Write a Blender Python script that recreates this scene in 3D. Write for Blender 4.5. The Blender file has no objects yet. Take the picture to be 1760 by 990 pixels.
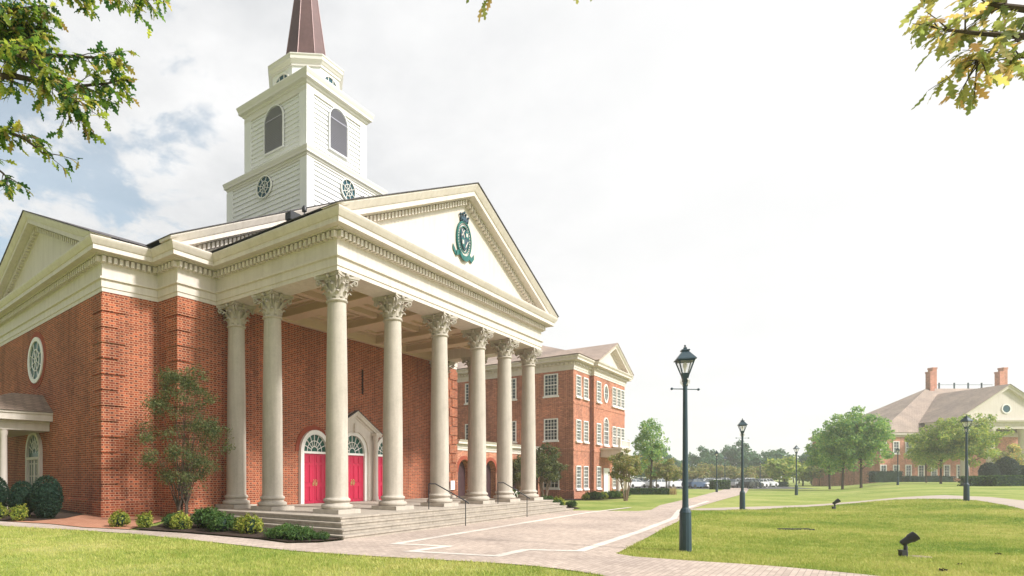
import bpy, bmesh, math, random
import numpy as np
from mathutils import Vector, Matrix, Euler
from mathutils.geometry import tessellate_polygon, delaunay_2d_cdt
R = math.radians
S = bpy.context.scene
COL = S.collection
rnd = random.Random(7)
nrg = np.random.default_rng(11)
# world axes: +x runs along the chapel front, +y runs into the chapel, camera stands over the origin
EYE = 1.8
YAW = R(40.345)
CA, SA = math.cos(YAW), math.sin(YAW)
def camw(r, d, z=0.0):
    "a spot r metres to the right and d metres ahead of the viewer"
    return Vector((d*CA + r*SA, d*SA - r*CA, z))
def ss(x):
    x = max(0.0, min(1.0, x)); return x*x*(3-2*x)
def zt(u, v):
    "height of the terrain"
    L = .033*max(0, min(v-10.5, 14))*ss((14.2-u)/1.3)
    Rr = .4*ss((u-28)/20)*ss((3-v)/8) + .55*ss((u-60)/50)*ss((6-v)/10)
    return L + Rr

# ------------------------------------------------------------------ objects
def tag(o, label=None, cat=None, group=None, kind=None):
    if label: o['label'] = label
    if cat: o['category'] = cat
    if group: o['group'] = group
    if kind: o['kind'] = kind
    return o
def thing(name, loc, label, cat, group=None, rz=0.0):
    o = bpy.data.objects.new(name, None); COL.objects.link(o)
    o.empty_display_size = .3
    o.location = loc; o.rotation_euler = (0, 0, rz)
    return tag(o, label, cat, group)
def link(name, me, parent=None, loc=None, rz=0.0):
    o = bpy.data.objects.new(name, me); COL.objects.link(o)
    if parent: o.parent = parent
    if loc is not None: o.location = loc
    if rz: o.rotation_euler = (0, 0, rz)
    return o
def kids(o): return [c for c in bpy.data.objects if c.parent == o]
def copy_tree(o, parent=None):
    c = o.copy(); COL.objects.link(c)
    if parent: c.parent = parent
    for k in kids(o): copy_tree(k, c)
    return c

class MB:
    "collects faces, then links them as one mesh object"
    def __init__(s): s.v = []; s.f = []; s.sm = []; s.mi = []; s.cur = 0
    def add(s, vs, fs, smooth=False):
        b = len(s.v); s.v += [tuple(p) for p in vs]
        for f in fs: s.f.append(tuple(b+i for i in f)); s.sm.append(smooth); s.mi.append(s.cur)
        return s
    def box(s, x0, x1, y0, y1, z0, z1):
        return s.add([(x0,y0,z0),(x1,y0,z0),(x1,y1,z0),(x0,y1,z0),(x0,y0,z1),(x1,y0,z1),(x1,y1,z1),(x0,y1,z1)],
                     [(0,3,2,1),(4,5,6,7),(0,1,5,4),(1,2,6,5),(2,3,7,6),(3,0,4,7)])
    def obox(s, c, ax, ay, az):
        c, ax, ay, az = map(Vector, (c, ax, ay, az))
        p = [c + i*ax + j*ay + k*az for k in (-1,1) for i, j in ((-1,-1),(1,-1),(1,1),(-1,1))]
        return s.add(p, [(0,3,2,1),(4,5,6,7),(0,1,5,4),(1,2,6,5),(2,3,7,6),(3,0,4,7)])
    def bar(s, a, b, w, h, up=(0,0,1)):
        a, b = Vector(a), Vector(b); d = (b-a); L = d.length; d.normalize()
        x = d.cross(Vector(up)).normalized(); z = x.cross(d)
        return s.obox((a+b)/2, d*L/2, x*w/2, z*h/2)
    def poly(s, pts): return s.add(pts, [tuple(range(len(pts)))])
    def prism(s, pts, d):
        n = len(pts); d = Vector(d); p = [Vector(q) for q in pts]
        return s.add(p + [q+d for q in p], [tuple(reversed(range(n))), tuple(range(n, 2*n))] + [(i, (i+1) % n, (i+1) % n+n, i+n) for i in range(n)])
    def lathe(s, prof, c=(0,0,0), n=24, a0=0.0, smooth=True):
        vs = []; fs = []
        for r, z in prof:
            for i in range(n):
                a = a0 + 2*math.pi*i/n; vs.append((c[0]+r*math.cos(a), c[1]+r*math.sin(a), c[2]+z))
        for k in range(len(prof)-1):
            for i in range(n):
                j = (i+1) % n; fs.append((k*n+i, k*n+j, (k+1)*n+j, (k+1)*n+i))
        fs.append(tuple(reversed(range(n)))); fs.append(tuple(range((len(prof)-1)*n, len(prof)*n)))
        return s.add(vs, fs, smooth)
    def tube(s, pts, rad, n=8, smooth=True):
        P = [Vector(p) for p in pts]
        rad = rad if isinstance(rad, (list, tuple)) else [rad]*len(P)
        vs = []; fs = []; ref = None
        for i, p in enumerate(P):
            t = (P[min(i+1, len(P)-1)] - P[max(i-1, 0)]).normalized()
            if ref is None: ref = Vector((1,0,0)) if abs(t.x) < .8 else Vector((0,1,0))
            x = (ref - t*ref.dot(t)).normalized(); ref = x; y = t.cross(x)
            for k in range(n):
                a = 2*math.pi*k/n; vs.append(p + rad[i]*(x*math.cos(a) + y*math.sin(a)))
        for i in range(len(P)-1):
            for k in range(n):
                j = (k+1) % n; fs.append((i*n+k, i*n+j, (i+1)*n+j, (i+1)*n+k))
        fs.append(tuple(reversed(range(n)))); fs.append(tuple(range((len(P)-1)*n, len(P)*n)))
        return s.add(vs, fs, smooth)
    def ball(s, c, r, n=12, m=8, sq=(1,1,1)):
        prof = [(max(1e-4, r*math.sin(math.pi*k/m)), -r*math.cos(math.pi*k/m)) for k in range(m+1)]
        b = len(s.v); s.lathe(prof, (0,0,0), n)
        for i in range(b, len(s.v)):
            x, y, z = s.v[i]; s.v[i] = (c[0]+x*sq[0], c[1]+y*sq[1], c[2]+z*sq[2])
        return s
    def sweep(s, path, prof, closed=False, smooth=False):
        "moulding: profile of (out, z) along a plan path, outward on the right of travel"
        n = len(path); P = [Vector((p[0], p[1])) for p in path]
        def nor(a, b): d = (b-a).normalized(); return Vector((d.y, -d.x))
        vs = []
        for i in range(n):
            if closed or 0 < i < n-1:
                n1, n2 = nor(P[i-1], P[i]), nor(P[i], P[(i+1) % n]); m = (n1+n2)/(1+n1.dot(n2))
            elif i == 0: m = nor(P[0], P[1])
            else: m = nor(P[-2], P[-1])
            for o, z in prof: vs.append((P[i].x+m.x*o, P[i].y+m.y*o, z))
        k = len(prof); fs = []
        for i in range(n if closed else n-1):
            j = (i+1) % n
            for q in range(k-1): fs.append((i*k+q, j*k+q, j*k+q+1, i*k+q+1))
        s.add(vs, fs, smooth)
        if not closed:
            b = len(s.v)-len(vs)
            for f in (tuple(range(b, b+k)), tuple(reversed(range(b+(n-1)*k, b+n*k)))):
                s.f.append(f); s.sm.append(False); s.mi.append(s.cur)
        return s
    def wall(s, outer, holes, org, ax, ay, depth=0.0):
        "flat wall with openings; 2-D points on axes ax, ay from org; openings get reveals of the given depth"
        org, ax, ay = Vector(org), Vector(ax), Vector(ay); nn = ax.cross(ay)
        loops = [[Vector((p[0], p[1], 0)) for p in l] for l in [outer]+holes]
        flat = [p for l in loops for p in l]
        tri = tessellate_polygon(loops)
        vs = [org + ax*p.x + ay*p.y for p in flat]; fs = []
        for t in tri:
            a, b, c = (flat[i] for i in t)
            fs.append(tuple(t) if (b-a).cross(c-a).z > 0 else tuple(reversed(t)))
        s.add(vs, fs)
        if depth:
            for h in holes:
                m = len(h); q = [org + ax*p[0] + ay*p[1] for p in h]
                s.add(q + [p - nn*depth for p in q], [(i, (i+1) % m, (i+1) % m+m, i+m) for i in range(m)])
        return s
    def mesh(s, name, mat, org=(0,0,0)):
        me = bpy.data.meshes.new(name); o = Vector(org)
        me.from_pydata([(p[0]-o.x, p[1]-o.y, p[2]-o.z) for p in s.v], [], s.f)
        for m in (mat if isinstance(mat, (list, tuple)) else [mat]): me.materials.append(m)
        me.polygons.foreach_set('use_smooth', s.sm)
        me.polygons.foreach_set('material_index', s.mi)
        if any(s.sm): me.set_sharp_from_angle(angle=R(38))
        me.update(); return me
    def build(s, name, mat, parent=None, local=False, loc=None):
        org = (0,0,0)
        if not local and parent is not None:
            p = parent
            while p is not None: org = Vector(org) + p.location; p = p.parent
        elif loc is not None and not local: org = loc
        return link(name, s.mesh(name, mat, org), parent, loc)

# ------------------------------------------------------------------ materials
class NT:
    def __init__(s, name):
        s.m = bpy.data.materials.new(name); s.m.use_nodes = True; s.t = s.m.node_tree
        s.b = s.t.nodes['Principled BSDF']; s.out = s.t.nodes['Material Output']
    def n(s, typ, ins=None, **kw):
        x = s.t.nodes.new(typ)
        for k, v in kw.items(): setattr(x, k, v)
        for k, v in (ins or {}).items(): s.set(x.inputs[k], v)
        return x
    def set(s, sock, v):
        if isinstance(v, bpy.types.NodeSocket): s.t.links.new(v, sock)
        elif isinstance(v, tuple) and len(v) == 3 and sock.type == 'RGBA': sock.default_value = (*v, 1)
        else: sock.default_value = v
    def math(s, op, a, b=0.0, c=0.0): return s.n('ShaderNodeMath', {0: a, 1: b, 2: c}, operation=op).outputs[0]
    def mix(s, f, a, b, bt='MIX'):
        x = s.n('ShaderNodeMix', data_type='RGBA', blend_type=bt)
        s.set(x.inputs[0], f); s.set(x.inputs[6], a); s.set(x.inputs[7], b); return x.outputs[2]
    def ramp(s, f, stops, interp='LINEAR'):
        x = s.n('ShaderNodeValToRGB', {0: f}); r = x.color_ramp; r.interpolation = interp
        while len(r.elements) < len(stops): r.elements.new(.5)
        for e, (p, c) in zip(r.elements, stops): e.position = p; e.color = (*c, 1) if len(c) == 3 else c
        return x.outputs[0]
    def noise(s, vec, scale, detail=4, rough=.55, dist=0.0):
        return s.n('ShaderNodeTexNoise', {'Vector': vec, 'Scale': scale, 'Detail': detail, 'Roughness': rough, 'Distortion': dist}).outputs[0]
    def obj(s): return s.n('ShaderNodeTexCoord').outputs['Object']
    def pos(s): return s.n('ShaderNodeNewGeometry').outputs['Position']
    def bump(s, h, strength=.3, dist=.02):
        s.set(s.b.inputs['Normal'], s.n('ShaderNodeBump', {'Height': h, 'Strength': strength, 'Distance': dist}).outputs[0])
    def fin(s, color=None, rough=.6, spec=.4, metal=0.0):
        if color is not None: s.set(s.b.inputs['Base Color'], color)
        s.set(s.b.inputs['Roughness'], rough); s.b.inputs['Specular IOR Level'].default_value = spec
        s.b.inputs['Metallic'].default_value = metal
        return s.m
def shade(c, k): return tuple(min(1, x*k) for x in c)
def plain(name, c, rough=.6, var=.12, scale=3.0, spec=.4, metal=0.0, bump=0.0, bscale=60, streak=False):
    t = NT(name); p = t.obj()
    n1 = t.noise(p, scale, 5); n2 = t.noise(p, scale*9, 3)
    f = t.math('MULTIPLY_ADD', n2, .4, t.math('MULTIPLY', n1, .6))
    col = t.ramp(f, [(.3, shade(c, 1-var)), (.7, shade(c, 1+var))])
    if streak:
        k_ = .88 if streak is True else streak
        mp = t.n('ShaderNodeMapping', {'Vector': p, 'Scale': (5, 5, .35)}).outputs[0]
        st = t.ramp(t.noise(mp, 1.0, 5, .65), [(.42, (1,1,1)), (.80, (k_,k_*.98,k_*.95))])
        col = t.mix(1.0, col, st, 'MULTIPLY')
    if bump: t.bump(t.noise(p, bscale, 4), bump, .01)
    return t.fin(col, rough, spec, metal)

def brick(name, a, b, head, mortar, ch=.083, period=.36, mw=.015):
    t = NT(name); tc = t.n('ShaderNodeTexCoord')
    sp = t.n('ShaderNodeSeparateXYZ', {0: tc.outputs['Object']}); sn = t.n('ShaderNodeSeparateXYZ', {0: tc.outputs['Normal']})
    isx = t.math('GREATER_THAN', t.math('ABSOLUTE', sn.outputs[0]), t.math('ABSOLUTE', sn.outputs[1]))
    x = t.math('ADD', t.math('MULTIPLY', sp.outputs[1], isx), t.math('MULTIPLY', sp.outputs[0], t.math('SUBTRACT', 1.0, isx)))
    zr = t.math('DIVIDE', sp.outputs[2], ch); row = t.math('FLOOR', zr); fz = t.math('FRACT', zr)
    xx = t.math('ADD', t.math('DIVIDE', x, period), t.math('MULTIPLY', t.math('FLOORED_MODULO', row, 2.0), .5))
    cell = t.math('FLOOR', xx); fx = t.math('FRACT', xx)
    hd = t.math('GREATER_THAN', fx, .66)
    m = mw/period; mz = mw/ch
    # joints: at fx=0, fx=.66, and the bed
    j1 = t.math('LESS_THAN', fx, m); j2 = t.math('COMPARE', fx, .66+m/2, m/2); j3 = t.math('LESS_THAN', fz, mz)
    joint = t.math('MAXIMUM', t.math('MAXIMUM', j1, j2), j3)
    cv = t.n('ShaderNodeCombineXYZ', {0: t.math('MULTIPLY_ADD', cell, 2.0, hd), 1: row, 2: isx}).outputs[0]
    wn = t.n('ShaderNodeTexWhiteNoise', {0: cv}, noise_dimensions='3D').outputs[0]
    bc = t.ramp(wn, [(0, shade(a, .70)), (.3, shade(a, .95)), (.75, b), (1, shade(b, 1.25))])
    hc = t.ramp(wn, [(0, shade(head, .8)), (.6, head), (1, a)])
    col = t.mix(hd, bc, hc)
    big = t.ramp(t.noise(tc.outputs['Object'], .45, 7, .65), [(.3, (.76,.77,.80)), (.5, (1,1,1)), (.72, (1.14,1.10,1.08))])
    col = t.mix(1.0, t.mix(joint, col, mortar), big, 'MULTIPLY')
    mp = t.n('ShaderNodeMapping', {'Vector': tc.outputs['Object'], 'Scale': (1.4, 1.4, .22)}).outputs[0]
    col = t.mix(1.0, col, t.ramp(t.noise(mp, 1.0, 6, .65), [(.35, (.72,.72,.74)), (.5, (1,1,1)), (.75, (1.1,1.08,1.05))]), 'MULTIPLY')
    return t.fin(col, .85, .15)

def foliage(name, cols, trans=.35, rough=.55, zgrad=None):
    t = NT(name); g = t.n('ShaderNodeNewGeometry')
    k = len(cols)
    col = t.ramp(g.outputs['Random Per Island'], [(i/(k-1), c) for i, c in enumerate(cols)])
    big = t.ramp(t.noise(g.outputs['Position'], .9, 3), [(.3, (.75,.8,.78)), (.7, (1.2,1.15,1.05))])
    col = t.mix(1.0, col, big, 'MULTIPLY')
    t.fin(col, rough, .1)
    tr = t.n('ShaderNodeBsdfTranslucent', {'Color': t.mix(1.0, col, (1.15,1.2,.6), 'MULTIPLY')})
    ms = t.n('ShaderNodeMixShader', {0: trans, 1: t.b.outputs[0], 2: tr.outputs[0]})
    t.t.links.new(ms.outputs[0], t.out.inputs[0])
    return t.m

M = {}
M['trim'] = plain('painted_trim', (.66,.598,.535), .5, .05, 1.2, .35, streak=.84)
M['column'] = plain('column_stone', (.50,.45,.385), .75, .12, 1.6, .2, bump=.15, streak=.74)
M['ceiling'] = plain('porch_ceiling', (.60,.46,.33), .6, .04, 2)
M['siding'] = plain('white_siding', (.74,.74,.75), .5, .03, 1.5, .3)
M['tower_trim'] = plain('tower_trim', (.68,.65,.615), .5, .035, 1.5, .3)
M['step'] = plain('concrete_step', (.42,.37,.31), .85, .2, 1.3, .2, bump=.2, streak=.72)
M['brick'] = brick('red_brick', (.29,.062,.029), (.36,.09,.041), (.15,.036,.024), (.47,.265,.165), mw=.021)
M['brick_arch'] = plain('arch_brick', (.30,.072,.042), .85, .2, 6, .2)
M['brick_far'] = brick('orange_brick', (.42,.15,.085), (.49,.19,.11), (.33,.11,.07), (.56,.38,.28), mw=.012)
M['brick_pale'] = brick('pale_brick', (.56,.23,.15), (.62,.28,.19), (.50,.20,.13), (.64,.45,.36), mw=.01)
M['door'] = plain('crimson_door', (.46,.012,.055), .42, .08, 2, .5)
M['brass'] = plain('brass', (.75,.55,.28), .3, .1, 5, .5, .9)
M['lead'] = plain('dark_green_glass', (.012,.085,.062), .28, .5, 5, .3)
M['glass_blue'] = plain('teal_glass', (.012,.07,.095), .28, .4, 3, .3)
M['pane'] = plain('window_glass', (.045,.065,.075), .08, .5, .8, .8)
M['louvre'] = plain('grey_louvre', (.36,.35,.42), .6, .1, 4)
M['spire'] = plain('bronze_spire', (.135,.075,.07), .42, .22, .8, .5, .35, streak=True)
M['navy_metal'] = plain('dark_teal_metal', (.022,.052,.07), .4, .15, 4, .5)
M['black'] = plain('black_metal', (.02,.021,.026), .45, .2, 6, .5)
M['rubber'] = plain('tyre_rubber', (.02,.02,.02), .8, .1, 6)
M['white'] = plain('white_paint', (.80,.78,.74), .45, .04, 2)
M['teal'] = plain('crest_teal', (.003,.12,.105), .4, .15, 3)
M['emerald'] = plain('crest_green', (.015,.30,.17), .4, .15, 3)
M['navy'] = plain('crest_navy', (.02,.06,.09), .4, .15, 3)
M['rust'] = plain('crest_bronze', (.32,.24,.21), .5, .15, 3)
M['mulch'] = plain('mulch', (.055,.038,.03), .95, .5, 8, .1, bump=.8, bscale=25)
M['bark'] = plain('bark', (.085,.065,.05), .9, .3, 7, .1, bump=.5, bscale=30)
M['bark_pale'] = plain('pale_bark', (.27,.20,.15), .8, .25, 5, .1, bump=.3, bscale=30)
M['asphalt'] = plain('asphalt', (.09,.09,.092), .9, .2, 3, .2)
M['path'] = plain('path_paving', (.42,.355,.30), .9, .09, 1.2, .2)
M['pad'] = plain('concrete_pad', (.27,.22,.15), .9, .1, 2, .2)
def shingles(name, c, var=.25, axis=2):
    t = NT(name); p = t.obj(); g = t.n('ShaderNodeTexBrick', {'Vector': t.n('ShaderNodeMapping', {'Vector': p}).outputs[0]})
    sp = t.n('ShaderNodeSeparateXYZ', {0: p})
    cv = t.n('ShaderNodeCombineXYZ', {0: t.math('ADD', sp.outputs[0], sp.outputs[1]), 1: t.math('MULTIPLY', sp.outputs[2], 2.4)}).outputs[0]
    t.set(g.inputs['Vector'], cv)
    for k, v in {'Color1': shade(c, 1-var), 'Color2': shade(c, 1+var), 'Mortar': shade(c, .55), 'Scale': 1.0, 'Mortar Size': .02, 'Brick Width': .32, 'Row Height': .2}.items(): t.set(g.inputs[k], v)
    col = t.mix(1.0, g.outputs[0], t.ramp(t.noise(p, .5, 5), [(.3, (.8,.8,.82)), (.7, (1.15,1.12,1.1))]), 'MULTIPLY')
    return t.fin(col, .9, .15)
M['shingle'] = shingles('grey_shingle', (.125,.118,.125))
M['shingle_tan'] = shingles('tan_shingle', (.42,.335,.28), .12)
M['shingle_brown'] = shingles('brown_shingle', (.25,.19,.15), .15)

def lawn_mat():
    t = NT('lawn'); p = t.pos()
    a = t.noise(p, .22, 5, .6); b = t.noise(p, 2.6, 5, .65); c = t.noise(p, 30, 3)
    f = t.math('ADD', t.math('MULTIPLY', a, .55), t.math('ADD', t.math('MULTIPLY', b, .3), t.math('MULTIPLY', c, .15)))
    col = t.ramp(f, [(.36, (.13,.21,.04)), (.46, (.225,.28,.065)), (.55, (.31,.34,.10)), (.66, (.42,.39,.16))])
    t.bump(t.math('ADD', c, t.math('MULTIPLY', b, .6)), .7, .05)
    return t.fin(col, .9, .1)
M['lawn'] = lawn_mat()
def grass_mat():
    t = NT('grass_blade'); g = t.n('ShaderNodeNewGeometry'); p = g.outputs['Position']
    f = t.math('ADD', t.math('MULTIPLY', t.noise(p, .22, 5, .6), .6), t.math('ADD', t.math('MULTIPLY', t.noise(p, 2.6, 4), .25), t.math('MULTIPLY', g.outputs['Random Per Island'], .15)))
    col = t.ramp(f, [(.37, (.22,.34,.06)), (.46, (.36,.43,.09)), (.54, (.50,.52,.14)), (.64, (.62,.58,.22))])
    t.fin(col, .7, .15)
    tr = t.n('ShaderNodeBsdfTranslucent', {'Color': col}); ms = t.n('ShaderNodeMixShader', {0: .35, 1: t.b.outputs[0], 2: tr.outputs[0]})
    t.t.links.new(ms.outputs[0], t.out.inputs[0]); return t.m
M['grass'] = grass_mat()
def pavers(name, c1, c2, mort, w=.2, h=.1, ang=0.0):
    t = NT(name); p = t.pos()
    mp = t.n('ShaderNodeMapping', {'Vector': p, 'Rotation': (0,0,ang)}).outputs[0]
    g = t.n('ShaderNodeTexBrick', {'Vector': mp, 'Color1': c1, 'Color2': c2, 'Mortar': mort, 'Scale': 1.0, 'Mortar Size': .006, 'Brick Width': w, 'Row Height': h, 'Bias': 0.0})
    col = t.mix(1.0, g.outputs[0], t.ramp(t.noise(p, .35, 6, .6), [(.3, (.78,.77,.78)), (.7, (1.12,1.11,1.10))]), 'MULTIPLY')
    col = t.mix(1.0, col, t.ramp(t.noise(p, 5, 5, .6), [(.3, (.93,.93,.93)), (.7, (1.06,1.06,1.06))]), 'MULTIPLY')
    return t.fin(col, .88, .2)
M['paver'] = pavers('pink_paver', (.43,.35,.295), (.55,.455,.385), (.30,.245,.21))
M['paver_red'] = pavers('red_paver', (.44,.20,.12), (.50,.25,.16), (.30,.16,.11), ang=.3)
M['band'] = pavers('white_paver', (.66,.60,.53), (.72,.66,.585), (.5,.45,.4), w=.3, h=.3)
G1 = [(.020,.055,.018), (.045,.095,.028), (.075,.13,.035), (.12,.17,.05)]
M['leaf_myrtle'] = foliage('myrtle_leaf', [(.06,.085,.045), (.10,.13,.06), (.15,.175,.08), (.23,.225,.11)], .42)
M['leaf_rust'] = foliage('rusty_leaf', [(.17,.23,.11), (.26,.29,.13), (.36,.32,.17), (.45,.34,.21)], .45)
M['leaf_green'] = foliage('green_leaf', [(.13,.27,.15), (.21,.37,.18), (.32,.46,.20), (.46,.53,.24)], .5)
M['leaf_lime'] = foliage('lime_leaf', [(.17,.28,.11), (.27,.37,.13), (.40,.45,.16), (.54,.52,.22)], .45)
M['leaf_far'] = foliage('far_leaf', [(.06,.15,.10), (.09,.18,.115), (.13,.22,.13)], .3)
M['leaf_dark'] = foliage('yew_leaf', [(.012,.032,.024), (.02,.046,.032), (.032,.065,.04)], .2)
M['leaf_hedge'] = foliage('hedge_leaf', [(.035,.085,.025), (.06,.12,.035), (.10,.16,.045)], .25)
M['leaf_gold'] = foliage('golden_leaf', [(.09,.15,.025), (.20,.26,.04), (.36,.38,.07), (.45,.42,.10)], .3)
M['leaf_oak'] = foliage('oak_leaf', [(.03,.09,.05), (.06,.14,.055), (.11,.21,.06), (.20,.30,.075), (.36,.43,.11), (.50,.48,.15), (.32,.18,.13)], .62)
M['leaf_turn'] = foliage('turning_oak_leaf', [(.22,.27,.15), (.32,.37,.19), (.42,.43,.22), (.54,.47,.26), (.70,.42,.27)], .66)
M['leaf_straw'] = foliage('straw_leaf', [(.30,.20,.12), (.42,.30,.19), (.5,.40,.28)], .3)
def lampglass():
    t = NT('lantern_glass'); t.fin((.85,.84,.80), .12, .5)
    tr = t.n('ShaderNodeBsdfTransparent'); ms = t.n('ShaderNodeMixShader', {0: .22, 1: tr.outputs[0], 2: t.b.outputs[0]}); t.t.links.new(ms.outputs[0], t.out.inputs[0]); return t.m
M['lglass'] = lampglass()
def carpaint(n, c):
    return plain(n, c, .25, .03, 1, .6)
M['car_white'] = carpaint('white_car_paint', (.75,.75,.75)); M['car_silver'] = carpaint('silver_car_paint', (.42,.44,.46))
M['car_blue'] = carpaint('blue_car_paint', (.05,.09,.17)); M['car_red'] = carpaint('red_car_paint', (.30,.03,.03)); M['car_dark'] = carpaint('black_car_paint', (.03,.032,.036))
SUN_E, CLOUD_E, HAZE, EXPO = 3.3, 0.71, 0.0008, 0.58
# ------------------------------------------------------------------ shared building pieces
def place(name, me, parent, at, rz=0.0):
    "mesh made round its own origin, facing -y, set on a wall of a building"
    return link(name, me, parent, Vector(at) - parent.location, rz)
def arch(h, z0, zs, n=14, rr=None):
    rr = rr or h
    return [(-h, z0), (h, z0)] + [(h*math.cos(a), zs + rr*math.sin(a)) for a in [math.pi*i/n for i in range(n+1)]]
def ring(mb, outer, inner, y0, y1):
    "frame between two outlines with the same number of points (x, z); front at y0, back at y1"
    n = len(outer); vs = []
    for p in outer: vs.append((p[0], y0, p[1]))
    for p in inner: vs.append((p[0], y0, p[1]))
    for p in outer: vs.append((p[0], y1, p[1]))
    for p in inner: vs.append((p[0], y1, p[1]))
    fs = []
    for i in range(n):
        j = (i+1) % n
        fs += [(i, j, n+j, n+i), (2*n+i, 2*n+j, j, i), (n+i, n+j, 3*n+j, 3*n+i)]
    return mb.add(vs, fs)
def flat(mb, pts, y): return mb.add([(p[0], y, p[1]) for p in pts], [tuple(range(len(pts)))])
def circ(r, n=28, rz=None): rz = rz or r; return [(r*math.cos(2*math.pi*i/n), rz*math.sin(2*math.pi*i/n)) for i in range(n)]

ENT = [(-.96, 9.15), (-.96, 8.46), (0, 8.46), (0, 8.60), (.03, 8.615), (.03, 8.87), (.10, 8.90), (.10, 8.97), (.0, 9.0), (0, 9.46),
       (.05, 9.47), (.05, 9.70), (.24, 9.705), (.24, 9.735), (.50, 9.74), (.50, 9.90), (.53, 9.915), (.56, 9.96), (.62, 10.06), (.645, 10.12), (.645, 10.165), (-.1, 10.20)]
RK = [(-.05, -.02), (0, -.02), (.05, -.01), (.05, .20), (.24, .205), (.24, .235), (.50, .24), (.50, .40), (.53, .415), (.56, .46), (.62, .56), (.655, .62), (.655, .665), (-.1, .67)]
def dentils(mb, a, b, nrm, z0, z1, o0, o1, pitch=.205, w=.115, zf=None, zmin=None):
    a, b, nrm = Vector(a), Vector(b), Vector(nrm); L = (b-a).length; d = (b-a)/L
    k = int(L/pitch)
    for i in range(k):
        s = (i+.5)*L/k; p = a + d*s
        dz = zf(s) if zf else 0; sl = (zf(s+.05)-zf(s-.05))/.1 if zf else 0
        if zmin is not None and z0+dz < zmin: continue
        vs = []
        for o in (o0, o1):
            for t in (-w/2, w/2):
                for z in (z0, z1):
                    q = p + d*t + nrm*o; vs.append((q.x, q.y, z+dz+sl*t))
        mb.add(vs, [(4,6,7,5), (0,4,5,1), (2,3,7,6), (0,2,6,4)])
class Gable:
    "pediment on a wall: org + axis*s along the wall, nrm outward"
    def __init__(g, org, ax, s0, s1, z0, zc):
        g.o = Vector(org); g.a = Vector(ax).normalized(); g.n = Vector((g.a.y, -g.a.x)); g.s0, g.s1, g.z0, g.zc = s0, s1, z0, zc
        g.sc = (s0+s1)/2; g.m = (zc-z0)/(g.sc-s0); g.cos = math.cos(math.atan(g.m))
    def top(g, s): return g.zc - g.m*abs(s-g.sc)
    def pt(g, s, o, z): q = g.o + g.a*s + g.n*o; return (q.x, q.y, z)
    def rake(g, mb, prof, H, floor):
        ss_ = sorted(set([g.s0 + (g.s1-g.s0)*i/60 for i in range(61)] + [g.sc]))
        k = len(prof); vs = []; fs = []
        for s in ss_:
            for o, h in prof: vs.append(g.pt(s, o, max(floor, g.top(s) - (H-h)/g.cos)))
        for i in range(len(ss_)-1):
            for q in range(k-1): fs.append((i*k+q, (i+1)*k+q, (i+1)*k+q+1, i*k+q+1))
        mb.add(vs, fs)
        fs2 = [tuple(range(k)), tuple(reversed(range((len(ss_)-1)*k, len(ss_)*k)))]
        b = len(mb.v)-len(vs)
        for f in fs2: mb.f.append(tuple(b+i for i in f)); mb.sm.append(False); mb.mi.append(mb.cur)
    def teeth(g, mb, H, h0, h1, o0, o1, floor, pitch=.205, w=.115):
        for sa, sb in ((g.s0, g.sc-.06), (g.sc+.06, g.s1)):
            A, B = g.o+g.a*sa, g.o+g.a*sb
            dentils(mb, (A.x, A.y), (B.x, B.y), g.n, -(H-h0)/g.cos, -(H-h1)/g.cos, o0, o1, pitch, w, lambda s, sa=sa: g.top(sa+s), floor)
    def tymp(g, mb, o, floor, sink=.1):
        z = floor-sink; k = (g.zc-.2-z)/g.m
        mb.add([g.pt(g.sc-k, o, z), g.pt(g.sc+k, o, z), g.pt(g.sc, o, g.zc-.2)], [(0,1,2)])
    def roof(g, mb, front, back, th=.035, lift=.01, over=.03):
        pts = [(g.s0-over, g.top(g.s0-over)+lift), (g.sc, g.zc+lift), (g.s1+over, g.top(g.s1+over)+lift)]
        up = [(s, z+th) for s, z in pts]
        prof = pts + up[::-1]; n = len(prof)
        vs = [g.pt(s, front, z) for s, z in prof] + [g.pt(s, -back, z) for s, z in prof]
        mb.add(vs, [tuple(range(n)), tuple(reversed(range(n, 2*n)))] + [(i, i+n, (i+1) % n+n, (i+1) % n) for i in range(n)])

# ------------------------------------------------------------------ the chapel
CH = thing('brick_chapel', (22.8, 16, 0), 'red brick chapel with cream column portico, crimson doors and white steeple', 'church')
ENTP = [(13.0, 44.8), (10.71, 20.7), (12.77, 20.4), (12.77, 19.1), (14.5, 19.1), (14.5, 12.82), (30.70, 12.82), (30.70, 19.1), (32.8, 19.1), (32.8, 20.4), (34.9, 20.7), (34.9, 44.8)]
WALLP = ENTP[:4] + ENTP[8:]
mb = MB(); mb.sweep(ENTP, ENT); ent = mb.build('entablature', M['trim'], CH)
mb = MB()
for i in range(len(ENTP)-1):
    a, b = Vector(ENTP[i]), Vector(ENTP[i+1]); d = (b-a).normalized(); n = Vector((d.y, -d.x))
    dentils(mb, a - d*.1, b + d*.1, n, 9.475, 9.675, .045, .215)
mb.build('dentil_course', M['trim'], ent)
mb = MB()
mb.sweep(WALLP, [(-.02, -.3), (-.02, 8.9)])
for wp in (WALLP[:4] + [(14.35, 19.1)], [(30.85, 19.1)] + WALLP[4:]): mb.sweep(wp, [(-.02, -.3), (.055, -.3), (.055, .93), (-.02, .99)])
mb.build('wall', M['brick'], CH)
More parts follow.
